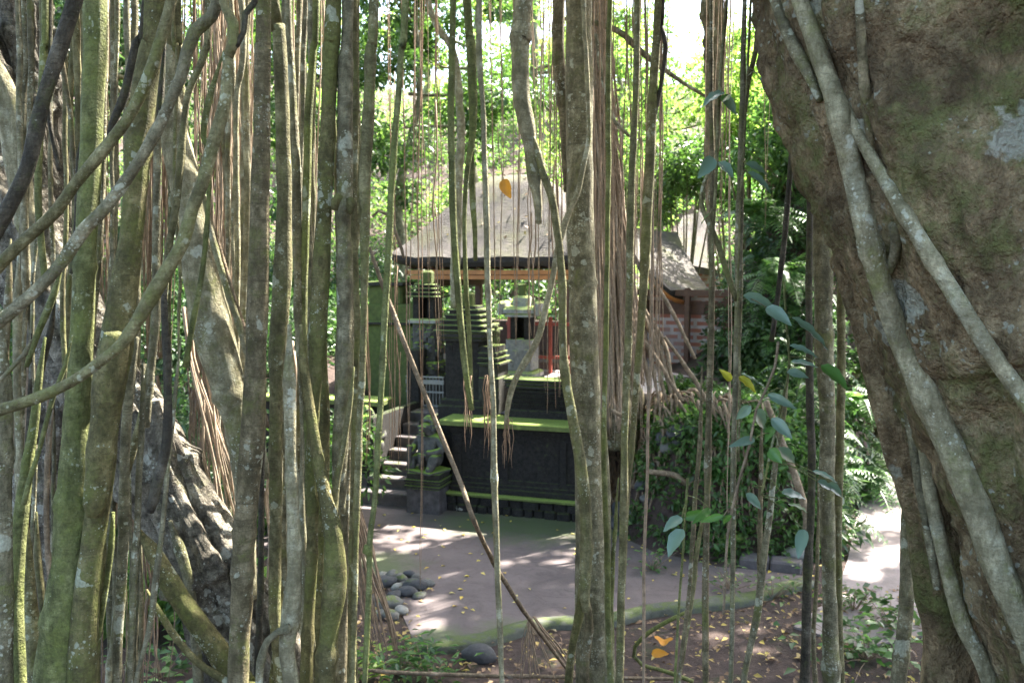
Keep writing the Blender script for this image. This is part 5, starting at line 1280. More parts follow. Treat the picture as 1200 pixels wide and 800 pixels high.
stones = [  # px, py, radius px, mat, label or None
 (486, 690, 12, 'rock_d', 'black rounded stone at the right rim of the stone heap'), (478, 697, 10, 'rock_d', 'dark oval stone in front of the black one in the heap'), (452, 686, 11, 'rock_d', 'dark stone in the middle of the heap'),
 (470, 680, 8, 'rock_m', None), (500, 686, 8, 'rock_m', 'grey stone lying outermost on the pavement side of the heap'), (441, 690, 8, 'rock_d', None), (460, 676, 8, 'rock_m', None), (448, 676, 6, 'rock_p', None), (480, 675, 7, 'rock_d', None),
 (470, 718, 8, 'rock_p', 'pale rounded stone at the near side of the heap'), (456, 712, 13, 'rock_m', 'large flat grey stone at the near side of the heap'), (440, 706, 9, 'rock_m', None), (462, 700, 8, 'rock_d', None), (492, 700, 7, 'rock_m', None), (458, 724, 9, 'rock_m', None), (445, 722, 8, 'rock_m', None), (466, 690, 7, 'rock_p', None), (488, 678, 6, 'rock_m', None), (474, 688, 7, 'rock_m', None)]
for k, (a, b_, w, mt, lb) in enumerate(stones):
    g = G(a, b_); r = w * 1.12 * g.y / FL
    rock('river_stone', (g.x, g.y, r * .34), r, mt, lb or {'rock_d': 'dark pebble-like stone among the heap on the court', 'rock_m': 'small grey stone among the heap on the court', 'rock_p': 'small pale stone among the heap on the court'}[mt], 'stone', 'river stones heaped at the edge of the court', k, (1.15, .85, .62))
g = G(858, 650); rock('mossy_boulder', (g.x, g.y + .02, .1), .17, 'rock_g', 'rounded boulder covered with green moss at the back edge of the court', 'boulder', None, 40, (1.1, .8, .9))
g = G(838, 652); rock('mossy_boulder', (g.x, g.y + .1, .08), .12, 'rock_p', 'pale stone behind the mossy boulder', 'boulder', None, 41, (1.2, .8, .7))
g = G(937, 662); rock('kerb_stone', (g.x, g.y + .05, .09), .13, 'rock_p', 'pale oval stone on the low stone slabs at the court edge', 'boulder', None, 42, (1.3, .8, .5))
g = G(538, 598); rock('river_stone', (g.x + .02, g.y, .03), .07, 'rock_p', 'single pale stone beside the right statue pedestal', 'stone', None, 43, (1.3, .8, .6))
g = G(562, 772); rock('river_stone', (g.x, g.y, .03), .11, 'rock_d', 'dark mossy stone in the soil in front of the kerb', 'stone', None, 44, (1.2, .8, .7))
a, b_ = G(866, 664), G(936, 672)
for k, (p0, p1, lb) in enumerate(((0, .5, 'long low stone slab edging the back of the court'), (.52, 1.05, 'shorter low stone slab at the tip of the court'))):
    q0, q1 = a.lerp(b_, p0), a.lerp(b_, p1); d = (q1 - q0); L = d.length; d.normalize(); n_ = Vector((-d.y, d.x, 0))
    fr = lambda u, v, z, q0=q0, d=d, n_=n_: q0 + d * u + n_ * v + Vector((0, 0, z))
    tag(MB(fr).box(0, L, 0, .22, -.03, .09, .018).build('stone_slab', M['step']), lb, 'stone slab')
rr = random.Random(8)
for k in range(16):                                          # rubble in the foot of the bank
    t = rr.random(); a = 705 + t * 230; g = G(a, 612 + t * 42 + rr.uniform(-8, 3)); z = Tz(g.x, g.y)
    rock('bank_rock', (g.x, g.y, z + .02), rr.uniform(.06, .15), rr.choice(['rock_d', 'rock_d', 'rock_m']), 'dark rough rock at the foot of the overgrown bank', 'rock', 'rocks along the foot of the bank', 60 + k)

# ------------------------------------------------------------------ the root-draped tree on the bank and its roots
bt_ = empty('root_draped_tree', P(742, 440, 9.6), 'tree wrapped in a shaggy skirt of hanging roots on the bank beside the pavilion', 'tree')
core = [P(698, -40, 9.9), P(700, 60, 9.9), P(704, 170, 9.9), P(708, 260, 9.9), P(714, 350, 9.9), P(722, 440, 9.9), P(728, 520, 9.9)]
tubes_obj('trunk', [(core, [.12, .12, .13, .16, .2, .26, .35], dict(n=20, step=.06, flute=.12, nfl=5, rough=.1, seed=5))], M['brown'], bt_)
rr = random.Random(21); tb = []; tb2 = []
for k in range(210):
    s = rr.random() ** .8; y = 9.55 + rr.uniform(-.25, .2); a = rr.random()
    top = P(694 + 14 * a, 200 - 240 * rr.random() ** 1.5, y); mid = P(698 + 38 * a, 290, y); low = P(700 + 50 * a + 14 * max(0, a - .6), rr.uniform(400, 520) if a < .7 else rr.uniform(400, 455), y)
    r = rr.uniform(.004, .014)
    (tb if rr.random() < .6 else tb2).append(([top, top.lerp(mid, .5) + Vector((.03 * a, 0, 0)), mid, mid.lerp(low, .5) + Vector((rr.gauss(0, .02), 0, 0)), low], [r, r, r * 1.1, r, r * .5], dict(n=4, step=.12, wob=.02, rough=.12, seed=900 + k)))
tubes_obj('root_skirt', tb, M['fibre'], bt_); tubes_obj('root_skirt', tb2, M['fibre_pale'], bt_)
for k in range(5):                                           # thick pale roots flaring right over the bank
    a = P(722 + 5 * k, 300 + 10 * k, 9.5); b_ = P(744 + 9 * k, 380 + 6 * k, 9.45); c_ = P(756 + 8 * k, 425 + 6 * k, 9.4); d = P(762 + 11 * k, 470 + 9 * k, 9.3)
    tubes_obj('prop_root', [([a, b_, c_, d], [.018, .028, .024, .012], dict(n=9, step=.06, rough=.12, seed=60 + k, wob=.02))], M['dead'], bt_)
tb = []
for k in range(130):                                          # roots crawling down the bank
    x = rr.uniform(700, 905); g = G(x, 600 + (x - 700) * .27); nn = 7; pts = []
    hx = rr.uniform(-.25, .5)
    for q in range(nn):
        t = q / (nn - 1); yy = g.y + 1.1 * (1 - t) - .05; xx = g.x + hx * t - .15 + rr.gauss(0, .05)
        pts.append(Vector((xx, yy, Tz(xx, yy) + .03 + rr.uniform(0, .05) + (.25 * math.sin(math.pi * t) if rr.random() < .4 else 0))))
    r = rr.uniform(.006, .02); tb.append((pts, [r * 1.5, r * 1.3, r, r, r, r * .8, r * .5], dict(n=5, step=.06, wob=.02, rough=.15, seed=k)))
tubes_obj('surface_roots', tb, M['fibre'], bt_)
stem('root', 'dead', 8.6, [(762, 552, 7), (790, 556, 7), (806, 566, 7), (840, 560, 5), (870, 556, 4)], 'forked grey root lying across the overgrown bank', 'root', top=False, bot=False)
stem('root', 'dead', 7.9, [(898, 470, 7), (918, 520, 8), (936, 572, 9), (946, 606, 9), (944, 625, 8)], 'orange-brown curved root arching over the bank at the right', 'root', top=False, bot=False)
for k, (x0, y0, x1, y1, Y) in enumerate(((778, 395, 846, 500, 8.7), (738, 380, 800, 470, 8.9), (716, 480, 742, 500, 7.0), (760, 320, 815, 420, 9.0))):
    stem('root', 'dead', Y, [(x0, y0, 4), ((x0 + x1) / 2 + 3, (y0 + y1) / 2, 5), (x1, y1, 4)], ['straight dead root propped against the bank by the brick building', 'slanting pale root before the root-draped tree', 'broken pale root stub right of the central trunk', 'slanting thin root before the thatch eave'][k], 'root', top=False, bot=False)

# ------------------------------------------------------------------ foliage
def leafy(name, centers, rad, n, size, mat, seed, parent=None, base=None, flatz=.8, shell=.5, aspect=.45, droop=.35, smin=.6):
    rg = np.random.default_rng(seed + 1)
    p, d = clump_points(centers, rad, n, seed, flatz, shell)
    dr = d + rg.normal(0, .6, d.shape); dr[:, 2] -= droop
    nr = d * .6 + rg.normal(0, .5, d.shape); nr[:, 2] += .6
    V, F_ = leaf_arr(p, size * rg.uniform(smin, 1.25, n), nrm=nr, aspect=aspect, dirs=dr, seed=seed)
    return mesh_obj(name, V, F_, M[mat], parent, base)

def bg_tree(x, y, h, cr, mat, n, ls, seed, label, low=.35, lean=0.0, barkm='grey', r0=.16):
    z = Tz(x, y); t = empty('tree', (x, y, z), label, 'tree', 'trees on the slope behind the temple')
    rr = random.Random(seed); top = Vector((x + lean, y, z + h * .85))
    trunk_pts = [Vector((x, y, z - .2)), Vector((x + lean * .2 + rr.uniform(-.1, .1), y, z + h * .3)), Vector((x + lean * .6 + rr.uniform(-.2, .2), y, z + h * .6)), top]
    tubes_obj('trunk', [(trunk_pts, [r0 * 1.3, r0, r0 * .75, r0 * .3], dict(n=10, step=.25, wob=.06, rough=.06, seed=seed))], M[barkm], t)
    cs = []; rs = []
    for k in range(8):
        f = rr.uniform(.4, .85); a = trunk_pts[1].lerp(top, (f - .3) / .55); ang = rr.uniform(0, 6.28); L = cr * rr.uniform(.6, 1.1)
        e = a + Vector((math.cos(ang) * L, math.sin(ang) * L, rr.uniform(.1, .45) * L))
        tubes_obj('limb', [([a, a.lerp(e, .5) + Vector((0, 0, -.08 * L)), e], [r0 * .4, r0 * .26, r0 * .08], dict(n=6, step=.2, wob=.05, rough=.08, seed=seed * 5 + k))], M[barkm], t)
        for q in range(3): cs.append(tuple(a.lerp(e, rr.uniform(.6, 1.15)) + Vector((rr.gauss(0, .3), rr.gauss(0, .3), rr.gauss(0, .3))))); rs.append(cr * rr.uniform(.16, .36))
    for q in range(12):
        ang = rr.uniform(0, 6.28); rad = cr * rr.uniform(.1, .9); cs.append((x + lean * .7 + math.cos(ang) * rad, y + math.sin(ang) * rad, z + h * rr.uniform(low, 1.0))); rs.append(cr * rr.uniform(.15, .32))
    leafy('crown', cs, rs, n, ls, mat, seed, t, shell=.25)
    return t
TREES = [  # x, y, h, crown, mat, n, leaf, label, low, lean
 (-9.5, 16, 8, 2.6, 'leaf_dark', 8000, .17, 'bushy green tree glimpsed at the far left behind the fluted trunk', .2, 0),
 (-6.2, 14.5, 7.5, 2.2, 'leaf_dark', 9000, .15, 'dark green tree behind the green and moss-brown stems', .15, 0),
 (-4.2, 17.5, 8, 2.3, 'leaf_mid', 8500, .16, 'leafy tree behind the tall brown and mossy trunks', .2, 0),
 (-2.4, 19, 8, 2.2, 'leaf_mid', 8500, .17, 'bright yellow-green tree above the left end of the roof', .25, .3),
 (-.9, 20.5, 10, 1.8, 'leaf_bg', 4500, .16, 'tree with a slim pale trunk rising behind the roof', .55, .2),
 (.6, 24, 9, 2.6, 'leaf_bright', 8000, .18, 'bright tree directly above the apex of the roof', .2, 0),
 (3.0, 23, 6, 1.9, 'leaf_bg', 4500, .17, 'green tree right of the central trunk on the slope', .2, -.2),
 (4.6, 26, 3.6, 1.9, 'leaf_bright', 4500, .18, 'sunlit tree beneath the bright gap of sky', .15, 0),
 (7.4, 19.5, 4.5, 1.8, 'leaf_bg', 5000, .16, 'tree above the fern bank left of the pale grey trunk', .15, 0),
 (8.8, 15.5, 7, 2.0, 'leaf_mid', 7000, .15, 'green tree behind the sunlit path at the right', .05, 0),
 (12.5, 19, 8, 2.8, 'leaf_mid', 8000, .18, 'tree behind the huge trunk', .1, 0),
 (-13, 22, 9, 3.2, 'leaf_bg', 7000, .2, 'tall tree far left on the slope', .2, 0),
 (-7.5, 24, 9, 3.0, 'leaf_bright', 7500, .2, 'far bright tree on the upper left slope', .2, 0),
 (9.0, 30, 4.5, 2.6, 'leaf_bright', 5500, .22, 'far bright tree at the upper right of the slope', .1, 0),
 (-3.0, 31, 9, 3.2, 'leaf_bright', 7000, .24, 'farthest bright tree above the left of the roof', .1, 0),
 (2.6, 33, 4.5, 2.6, 'leaf_bright', 4500, .24, 'farthest bright tree right of the central trunk', .05, 0),
]
for k, (x, y, h, cr, mt, n, ls, lb, low, lean) in enumerate(TREES):
    bg_tree(x, y, h, cr, mt, n, ls, 300 + k, lb, low, lean, 'grey' if k % 2 else 'pale', .10 + .02 * (k % 3))
# a dark draped trunk in the middle distance at the upper right
stem('tree', 'brown', 7.5, [(834, -10, 24), (836, 40, 23), (838, 90, 22), (836, 150, 18), (832, 210, 12), (832, 280, 6), (833, 340, 3)], 'dark shaggy trunk in the middle distance at the upper right', 'tree trunk', bot=False, flute=.15)
stem('tree', 'pale', 9.0, [(499, -20, 8), (512, 30, 8), (530, 60, 9), (537, 110, 10), (540, 160, 10), (536, 230, 12), (534, 300, 12), (534, 360, 13)], 'slender whitish trunk behind the thin stems left of the roof', 'tree trunk', bot=False)
stem('branch', 'grey', 8.5, [(660, 22, 5), (697, 27, 6), (726, 38, 7), (748, 58, 7), (772, 78, 6), (804, 100, 5), (836, 118, 3)], 'arching grey branch in the upper middle between the trunks', 'branch', top=False, bot=False)
stem('vine', 'grey', 7.5, [(698, 40, 4), (704, 80, 5), (712, 118, 5), (720, 142, 5), (734, 156, 4), (738, 160, 3)], 'hooked hanging vine under the arching grey branch', 'vine', top=False, bot=False)

# undergrowth on the slope: reads as one mass
rg = np.random.default_rng(5)
def on_terrain(n, x0, x1, y0, y1, dmin, seed, lift=.15, keep=None):
    r_ = np.random.default_rng(seed); X = r_.uniform(x0, x1, n * 4); Y = r_.uniform(y0, y1, n * 4)
    d = poly_dist(X, Y, HIGH); k = d > dmin
    if keep is not None: k &= keep(X, Y)
    X, Y = X[k][:n], Y[k][:n]; Z = T(X, Y) + lift
    return np.stack([X, Y, Z], 1)
def sl(u): return u
def outside_temple(X, Y):
    dx, dy = X - O0.x, Y - O0.y; u = dx * math.cos(SA) - dy * math.sin(SA); v = dx * math.sin(SA) + dy * math.cos(SA)
    return ~((u > -3.3) & (u < 3.4) & (v < 6.2)) & ~((X > 1.6) & (X < 4.3) & (Y > 11.8) & (Y < 16.5) & (X < 3.6))
c = on_terrain(1500, -18, 20, 13, 40, 1.0, 11, .2, outside_temple)
tag(leafy('slope_undergrowth', c, rg.uniform(.3, .9, len(c)), 85000, .17, 'leaf_bg', 12, flatz=.9), 'thick green undergrowth covering the slope behind the temple', 'undergrowth', kind='stuff')
c = on_terrain(420, -9, 1.5, 14.5, 21, .6, 13, .3, outside_temple)
tag(leafy('dark_undergrowth', c, rg.uniform(.3, .8, len(c)), 42000, .13, 'leaf_dark', 14, flatz=1.1), 'dark glossy shrubbery behind and left of the pavilion roof', 'undergrowth', kind='stuff')
c = on_terrain(300, -9, -2.4, 11.5, 15, -.2, 15, .25, outside_temple)
tag(leafy('left_undergrowth', c, rg.uniform(.25, .7, len(c)), 30000, .11, 'leaf_dark', 16, flatz=1.3), 'green undergrowth glimpsed between the left stems', 'undergrowth', kind='stuff')
# left-hand shrubs seen through the gaps
for k, (x, y, h, mt, lb) in enumerate(((-3.3, 8.2, 1.5, 'leaf_dark', 'dark shrub glimpsed behind the moss-brown stem'), (-2.4, 9.2, 1.1, 'leaf_mid', 'green shrub glimpsed behind the paired mossy trunks'), (-4.9, 9.0, 2.4, 'leaf_dark', 'dark green shrub glimpsed behind the green flaring stem'), (-6.3, 10.2, 3.0, 'leaf_bg', 'tall light shrub glimpsed at the left edge'), (-2.7, 6.6, .5, 'leaf_bg', 'small bright shrub in the gap under the diagonal trunk'))):
    z = Tz(x, y); e = empty('shrub', (x, y, z), lb, 'shrub'); rr = random.Random(k)
    cs = [(x + rr.gauss(0, .4), y + rr.gauss(0, .3), z + rr.uniform(.15, h)) for _ in range(22)]
    tubes_obj('stems', [([Vector((x, y, z)), Vector((x, y, z)).lerp(Vector(q), .5) + Vector((.03, 0, 0)), Vector(q)], [.02, .013, .005], dict(n=5, step=.15)) for q in cs[:12]], M['brown'], e)
    leafy('foliage', cs, .34 if h > 1 else .2, 3800, .10, mt, 50 + k, e, flatz=.9, shell=.3)

# right-hand bank: leafy cover, then ferns
def bank_face(X, Y):
    dx, dy = X - O0.x, Y - O0.y; u = dx * math.cos(SA) - dy * math.sin(SA)
    return (u > 2.0) & (poly_dist(X, Y, HIGH) < 1.3)
c = on_terrain(420, .9, 3.4, 8.0, 11.2, .02, 21, .05, bank_face)
tag(leafy('bank_creeper', c, rg.uniform(.06, .22, len(c)), 21000, .075, 'leaf_mid', 22, flatz=.8, aspect=.5), 'small-leaved creeper over the rooty bank right of the temple wall', 'creeper', kind='stuff')
c = on_terrain(150, 1.9, 3.4, 8.2, 9.4, -.02, 23, .10)
tag(leafy('low_bank_plants', c, rg.uniform(.08, .2, len(c)), 7500, .085, 'leaf_fern', 24, flatz=.8, aspect=.45), 'fresh green plants massed along the foot of the bank', 'ground cover', kind='stuff')
c = on_terrain(330, 2.6, 6.0, 8.4, 16, .05, 25, .12, lambda X, Y: (X > 3.05))
tag(leafy('steep_bank_leaves', c, rg.uniform(.12, .4, len(c)), 30000, .11, 'leaf_dark', 26, flatz=1.0, aspect=.4), 'dark leaf cover of the steep bank right of the brick building', 'undergrowth', kind='stuff')
def fern(x, y, z, n, L, seed, mat, label, name='fern', cat='fern', group=None, npair=16, lw=.10, face=None, zz=(.15, .9)):
    rr = random.Random(seed); parts = []
    for k in range(n):
        a = rr.uniform(0, 6.28)
        if face is not None: a = rr.gauss(face, .9)
        el = rr.uniform(*zz); d = (math.cos(a) * math.cos(el), math.sin(a) * math.cos(el), math.sin(el))
        parts.append(frond_arr((x + rr.gauss(0, .05), y + rr.gauss(0, .05), z + rr.uniform(0, .1)), d, L * rr.uniform(.6, 1.15), npair, lw * rr.uniform(.8, 1.2), seed * 91 + k, droop=rr.uniform(.35, .8)))
    V, F_ = join_arr(parts)
    return tag(mesh_obj(name, V, F_, M[mat], base=(x, y, z)), label, cat, group)
# fern thicket hanging on the steep bank: a mass of fronds
rr = random.Random(31); parts = []
for k in range(620):
    while True:
        X = rr.uniform(2.7, 5.9); Y = rr.uniform(8.6, 14.5)
        if poly_dist(np.array([X]), np.array([Y]), HIGH)[0] > .05 and X > 3.15: break
    Z = Tz(X, Y) + rr.uniform(0, .35); a = rr.gauss(-1.75, .8); el = rr.uniform(-.1, .8)
    parts.append(frond_arr((X, Y, Z), (math.cos(a) * math.cos(el), math.sin(a) * math.cos(el), math.sin(el)), rr.uniform(.35, .75), 13, rr.uniform(.07, .13), k, droop=rr.uniform(.4, .9)))
V, F_ = join_arr(parts)
tag(mesh_obj('fern_thicket', V, F_, M['leaf_fern']), 'thicket of drooping ferns covering the steep bank left of the pale grey trunk', 'ferns', kind='stuff')
FERNS = [(946, 640, 9.0, .6, 'fern cascading over the path corner'), (1010, 560, 10.6, .9, 'bright fern hanging beside the sunlit path'), (1000, 480, 10.9, 1.0, 'large sunlit fern above the path'), (1030, 430, 11.5, .9, 'fern at the top of the path right of the olive stem'), (985, 630, 9.2, .5, 'small bright fern at the edge of the path'), (905, 330, 11.0, .9, 'fern with long fronds high on the bank right of the thatch roof'), (890, 260, 11.8, 1.0, 'topmost fern on the steep bank')]
for k, (a, b_, Y, L, lb) in enumerate(FERNS):
    p = P(a, b_, Y); fern(p.x, p.y, p.z, 26, L, 500 + k, 'leaf_fern', lb, face=-1.7, lw=.13, npair=18)
# broadleaf shrubs around the brick building and the slope top right
for k, (a, b_, Y, mt, s, lb) in enumerate(((800, 200, 15.5, 'leaf_mid', .9, 'leafy shrub above the rear thatch roof'), (856, 225, 16.0, 'leaf_fern', .8, 'shrub at the right end of the thatch roofs'), (770, 225, 16.5, 'leaf_bg', .8, 'light shrub behind the brick pavilion roof'), (720, 210, 17, 'leaf_bg', .9, 'light shrub right of the central trunk'), (930, 150, 12.5, 'leaf_fern', 1.1, 'tall shrub topping the fern bank'), (880, 150, 13.5, 'leaf_bright', 1.0, 'bright shrub under the blue-green climber leaves'), (868, 400, 11.2, 'leaf_dark', .45, 'dark shrub right of the brick wall'), (1030, 330, 12, 'leaf_mid', 1.0, 'shrub behind the pale grey trunk'), (990, 300, 12.5, 'leaf_mid', .9, 'dark-gapped shrub left of the huge trunk'), (915, 130, 15, 'leaf_bright', .9, 'glowing yellow-green shrub at the skyline right of centre'))):
    p = P(a, b_, Y); rr = random.Random(70 + k); z = Tz(p.x, p.y); e = empty('shrub', (p.x, p.y, z), lb, 'shrub')
    cs = [(p.x + rr.gauss(0, .38 * s), p.y + rr.gauss(0, .3 * s), p.z + rr.gauss(-.1, .42 * s)) for _ in range(20)]
    b0 = Vector((p.x, p.y, min(z, p.z - .3) - .1))
    tubes_obj('stems', [([b0, b0.lerp(Vector(q), .5) + Vector((.04, 0, 0)), Vector(q)], [.03, .018, .006], dict(n=5, step=.2)) for q in cs[:10]], M['brown'], e)
    leafy('foliage', cs, .34 * s, int(3600 * s), .12, mt, 170 + k, e, shell=.3)

# ground plants in the foreground
def ground_plant(a, b_, n, L, mat, label, seed, r=.16, w=.5):
    g = G(a, b_); z = Tz(g.x, g.y); rg2 = np.random.default_rng(seed)
    C_ = np.stack([g.x + rg2.normal(0, r, n), g.y + rg2.normal(0, r * .8, n), z + rg2.uniform(.02, .22, n)], 1)
    nr = rg2.normal(0, .35, (n, 3)); nr[:, 2] += 1; dr = rg2.normal(size=(n, 3)); dr[:, 2] = rg2.uniform(-.3, .3, n)
    V, F_ = leaf_arr(C_, L * rg2.uniform(.6, 1.2, n), nrm=nr, aspect=w, dirs=dr, seed=seed)
    e = empty('ground_plant', (g.x, g.y, z), label, 'plant')
    mesh_obj('foliage', V, F_, M[mat], e)
    b0 = Vector((g.x, g.y, z - .03)); q = [Vector(v) for v in C_[:: max(1, n // 16)]]
    tubes_obj('stems', [([b0, b0.lerp(v, .5) + Vector((0, 0, .02)), v], [.004, .003, .0015], dict(n=4, step=.05)) for v in q], M['fibre'], e)
    return e
for k, (a, b_, n, L, mt, lb, r, w) in enumerate((
    (470, 790, 120, .10, 'leaf_fern', 'feathery bluish-green plant at the bottom left of the court kerb', .16, .3), (420, 796, 110, .09, 'leaf_bright', 'bright yellow-green plant at the very bottom beside the thin stems', .15, .4), (500, 800, 90, .10, 'leaf_fern', 'green plant right of the feathery one at the bottom', .14, .3),
    (1015, 770, 170, .10, 'leaf_fern', 'broad-leaved ground plants right of the pale grey trunk at the bottom', .24, .6), (1045, 735, 110, .09, 'leaf_mid', 'low plants before the grey post-like stem', .16, .6), (1000, 715, 60, .09, 'leaf_mid', 'small plant at the near corner of the path', .12, .5),
    (665, 602, 90, .10, 'leaf_fern', 'tuft of green leaves at the foot of the temple wall by the central trunk', .12, .35), (905, 700, 70, .07, 'leaf_mid', 'small plants on the soil below the court tip', .2, .5), (855, 690, 50, .06, 'leaf_mid', 'seedlings along the kerb right of the climbers', .12, .5), (1180, 790, 90, .1, 'leaf_fern', 'green leaves seen in the gap under the huge trunk', .3, .5), (190, 795, 90, .10, 'leaf_fern', 'bright leaves in the gap at the lower left', .2, .5), (765, 668, 40, .09, 'leaf_fern', 'seedling with pale leaves on the back of the court', .1, .5))):
    ground_plant(a, b_, n, L, mt, lb, 800 + k, r, w)

# leaf litter
rg = np.random.default_rng(77)
X = rg.uniform(-2.2, 4.0, 4200); Y = rg.uniform(4.6, 7.4, 4200)
kf = np.array(front); lim = np.interp(X, kf[:, 0], kf[:, 1], left=7.6, right=7.7)
k = Y < lim - .12; X, Y = X[k], Y[k]
Cc = np.stack([X, Y, T(X, Y) + rg.uniform(.004, .03, len(X))], 1); nr = rg.normal(0, .25, (len(X), 3)); nr[:, 2] += 1
dr = rg.normal(size=(len(X), 3)); dr[:, 2] *= .15
V1 = leaf_arr(Cc, rg.uniform(.02, .075, len(X)), nrm=nr, aspect=.5, dirs=dr, seed=3)
tag(mesh_obj('leaf_litter', *V1, M['litter']), 'brown and yellow fallen leaves strewn over the foreground soil', 'leaf litter', kind='stuff')
# yellow leaves on the court, thicker by the walls
n = 150; X = rg.uniform(-1.9, 3.0, n * 3); Y = rg.uniform(6.8, 10.1, n * 3); lim = np.interp(X, kf[:, 0], kf[:, 1]); hi = poly_dist(X, Y, HIGH)
k = (Y > lim + .1) & (hi < -.05) & ((hi > -.7) | (rg.random(n * 3) < .3)); X, Y = X[k], Y[k]
gl = [tuple(G(*q))[:2] for q in ((600, 707), (607, 700), (551, 715), (563, 672), (664, 714), (547, 681), (526, 696), (513, 652), (445, 714), (462, 644), (543, 720))]
X = np.concatenate([X, [q[0] for q in gl]]); Y = np.concatenate([Y, [q[1] for q in gl]])
n = len(X); Cc = np.stack([X, Y, np.full(n, .012)], 1); nr = rg.normal(0, .12, (n, 3)); nr[:, 2] += 1; dr = rg.normal(size=(n, 3)); dr[:, 2] *= .05
V1 = leaf_arr(Cc, rg.uniform(.035, .07, n), nrm=nr, aspect=.55, dirs=dr, seed=4)
tag(mesh_obj('fallen_yellow_leaves', *V1, M['litter_y']), 'small yellow leaves scattered over the paved court', 'leaf litter', kind='stuff')
# leaves caught on the thatch
n = 60; cs = []
dg = bpy.context.evaluated_depsgraph_get()
for k in range(n):
    p = S(rng.uniform(U0 + .2, U1 - .2), rng.uniform(V0 + .1, V0 + 1.6), 6)
    hit, loc, nn, idx, ob, _ = scene.ray_cast(dg, p, Vector((0, 0, -1)))
    if hit and ob.name.startswith('thatch_roof'): cs.append(tuple(loc + Vector((0, 0, .015))))
cs = np.array(cs)
if len(cs):
    n = len(cs); nr = np.tile([[-.3, -.6, .8]], (n, 1)) + rg.normal(0, .1, (n, 3)); dr = rg.normal(size=(n, 3)); dr[:, 2] -= .3
    V1 = leaf_arr(cs, rg.uniform(.05, .10, n), nrm=nr, aspect=.5, dirs=dr, seed=6)
    tag(mesh_obj('roof_leaves', *V1, M['litter']), 'dead leaves scattered on the pavilion thatch', 'leaf litter', kind='stuff')

# the banyan's own crown overhead, out of the picture: it shades and dapples everything below
# openings in the crown through which the sun reaches the places the photograph shows sunlit
GAPS = [(P(792, 305, 13.4), .6), (P(812, 330, 13.2), .35), (P(830, 290, 14), .3), (P(550, 270, 12.4), .16), (P(520, 290, 12.2), .12), (P(640, 262, 12.6), .16), (P(590, 285, 12.2), .12), (S(-.2, -.1, .3), .16), (G(1030, 610), .40), (G(1015, 665), .28), (G(1050, 650), .25), (P(1005, 520, 10), .35), (P(1010, 450, 11), .3), (P(985, 600, 9.2), .25),
        (P(392, 700, 2.9), .06), (P(358, 640, 3.0), .05), (P(418, 560, 2.95), .05), (P(418, 480, 2.95), .04), (P(250, 330, 3.9), .08), (P(10, 120, 3.9), .10), (S(.9, 0, 1.1), .10), (S(.2, -.05, 1.1), .09), (S(.5, -.05, 1.1), .07), (S(1.3, -.05, 1.1), .07), (S(.8, .3, 1.57), .1), (S(-.43, -.02, 1.1), .07), (P(740, 300, 9.5), .16), (P(720, 260, 9.6), .14), (P(440, 700, 2.8), .05), (P(690, 520, 4.5), .05), (P(612, 60, 3.8), .06)]
for a_, b_, r_ in ((470, 602, .13), (520, 605, .10), (440, 606, .10), (455, 617, .09), (452, 632, .08), (540, 643, .13), (585, 645, .12), (625, 633, .13), (620, 650, .08), (530, 671, .10), (505, 662, .08), (668, 661, .09), (672, 684, .08), (615, 688, .08), (520, 706, .13), (505, 727, .11), (540, 735, .06), (630, 732, .12), (485, 640, .07), (600, 663, .06), (655, 718, .07), (740, 720, .08), (760, 690, .05), (560, 622, .05), (480, 671, .07), (700, 672, .06),
        (890, 730, .10), (860, 745, .08), (830, 740, .06), (905, 760, .09), (660, 765, .06), (690, 742, .07), (700, 780, .05), (995, 700, .08), (1010, 760, .06), (440, 790, .09), (930, 690, .06), (800, 655, .06)):
    GAPS.append((G(a_, b_), r_ * 1.3))
rr = random.Random(99)
GAPS += [(S(-.95, .3, .4), .14), (S(-1.0, .7, .7), .12), (S(-.43, -.1, 1.0), .10), (G(1040, 600), .3)]
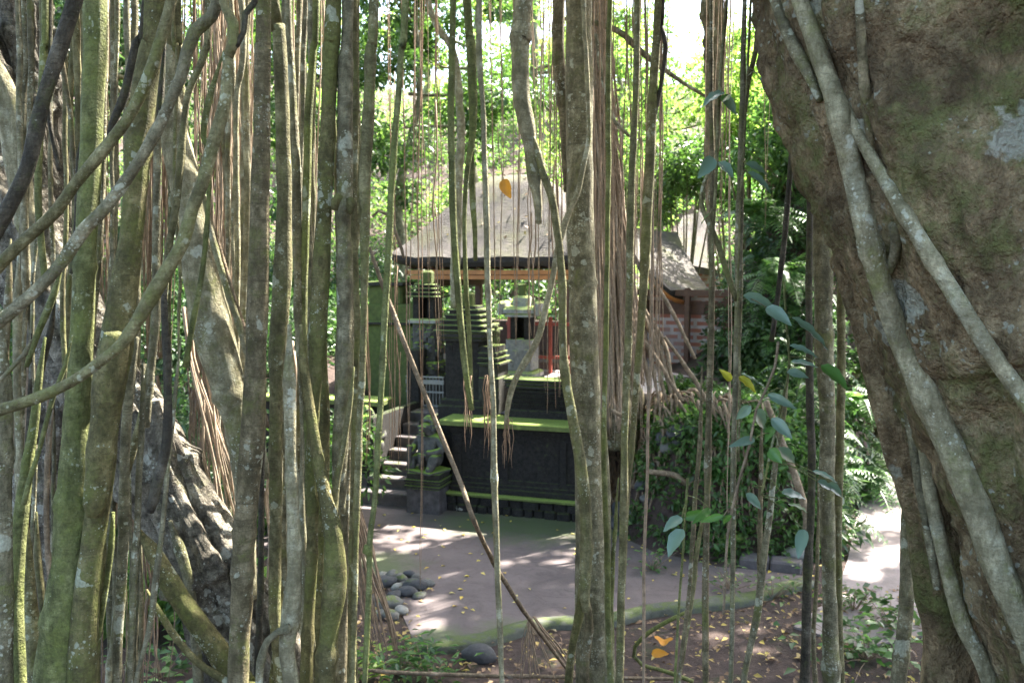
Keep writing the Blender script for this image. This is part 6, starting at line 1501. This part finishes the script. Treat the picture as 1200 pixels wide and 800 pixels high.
for k in range(170): GAPS.append((P(rr.uniform(-20, 460), rr.uniform(20, 800), rr.uniform(2.6, 4.3)), rr.uniform(.08, .22)))
for k in range(34): GAPS.append((P(rr.uniform(560, 990), rr.uniform(20, 800), rr.uniform(3.2, 4.5)), rr.uniform(.05, .12)))
for k in range(26): GAPS.append((P(rr.uniform(930, 1200), rr.uniform(20, 700), 2.2), rr.uniform(.05, .12)))
cs = []; rs = []; rr = random.Random(12)
for k in range(760):
    x = rr.uniform(-8, 12); y = rr.uniform(-4, 14.5)
    if k > 560: x, y = rr.uniform(2, 9.5), rr.uniform(6.5, 12.5)
    zt = max(7.2, 2.8 + .345 * y + 1.0)
    cs.append((x, y, zt + rr.uniform(.2, 2.4))); rs.append(rr.uniform(.45, 1.0))
p_, d_ = clump_points(cs, rs, 105000, 44, .55, .1)
sd_ = np.array(sdir); keep = np.ones(len(p_), bool)
for g_, gr in GAPS:
    q = p_ + np.array([.04, .03, 0]) - np.array(g_); pr = q - (q @ sd_)[:, None] * sd_
    ang = np.arctan2(pr[:, 1], pr[:, 0]); keep &= np.linalg.norm(pr, axis=1) > gr * (1 + .3 * np.sin(3 * ang + gr * 90)) + .045
p_, d_ = p_[keep], d_[keep]; rg2 = np.random.default_rng(45)
nr = rg2.normal(0, .35, p_.shape); nr[:, 2] += 1.0; dr = d_ + rg2.normal(0, .6, d_.shape); dr[:, 2] *= .35
mesh_obj('crown', *leaf_arr(p_, .20 * rg2.uniform(.7, 1.25, len(p_)), nrm=nr, aspect=.6, dirs=dr, seed=44), M['leaf_mid'], big)
tb = []
for k in range(14):
    a = Vector((rr.uniform(.6, 1.6), rr.uniform(2.4, 3.2), rr.uniform(6.5, 8))); e = Vector((rr.uniform(-7, 11), rr.uniform(-3, 13), rr.uniform(8.2, 9.4))); e.z = max(e.z, 2.8 + .345 * e.y + 1.4)
    m_ = a.lerp(e, .5); m_.z = max(m_.z, 2.8 + .345 * m_.y + 1.0) + .3
    tubes_obj('limb', [([a, m_, e], [.2, .13, .05], dict(n=9, step=.3, wob=.1, rough=.08, seed=600 + k))], M['grey'], big)
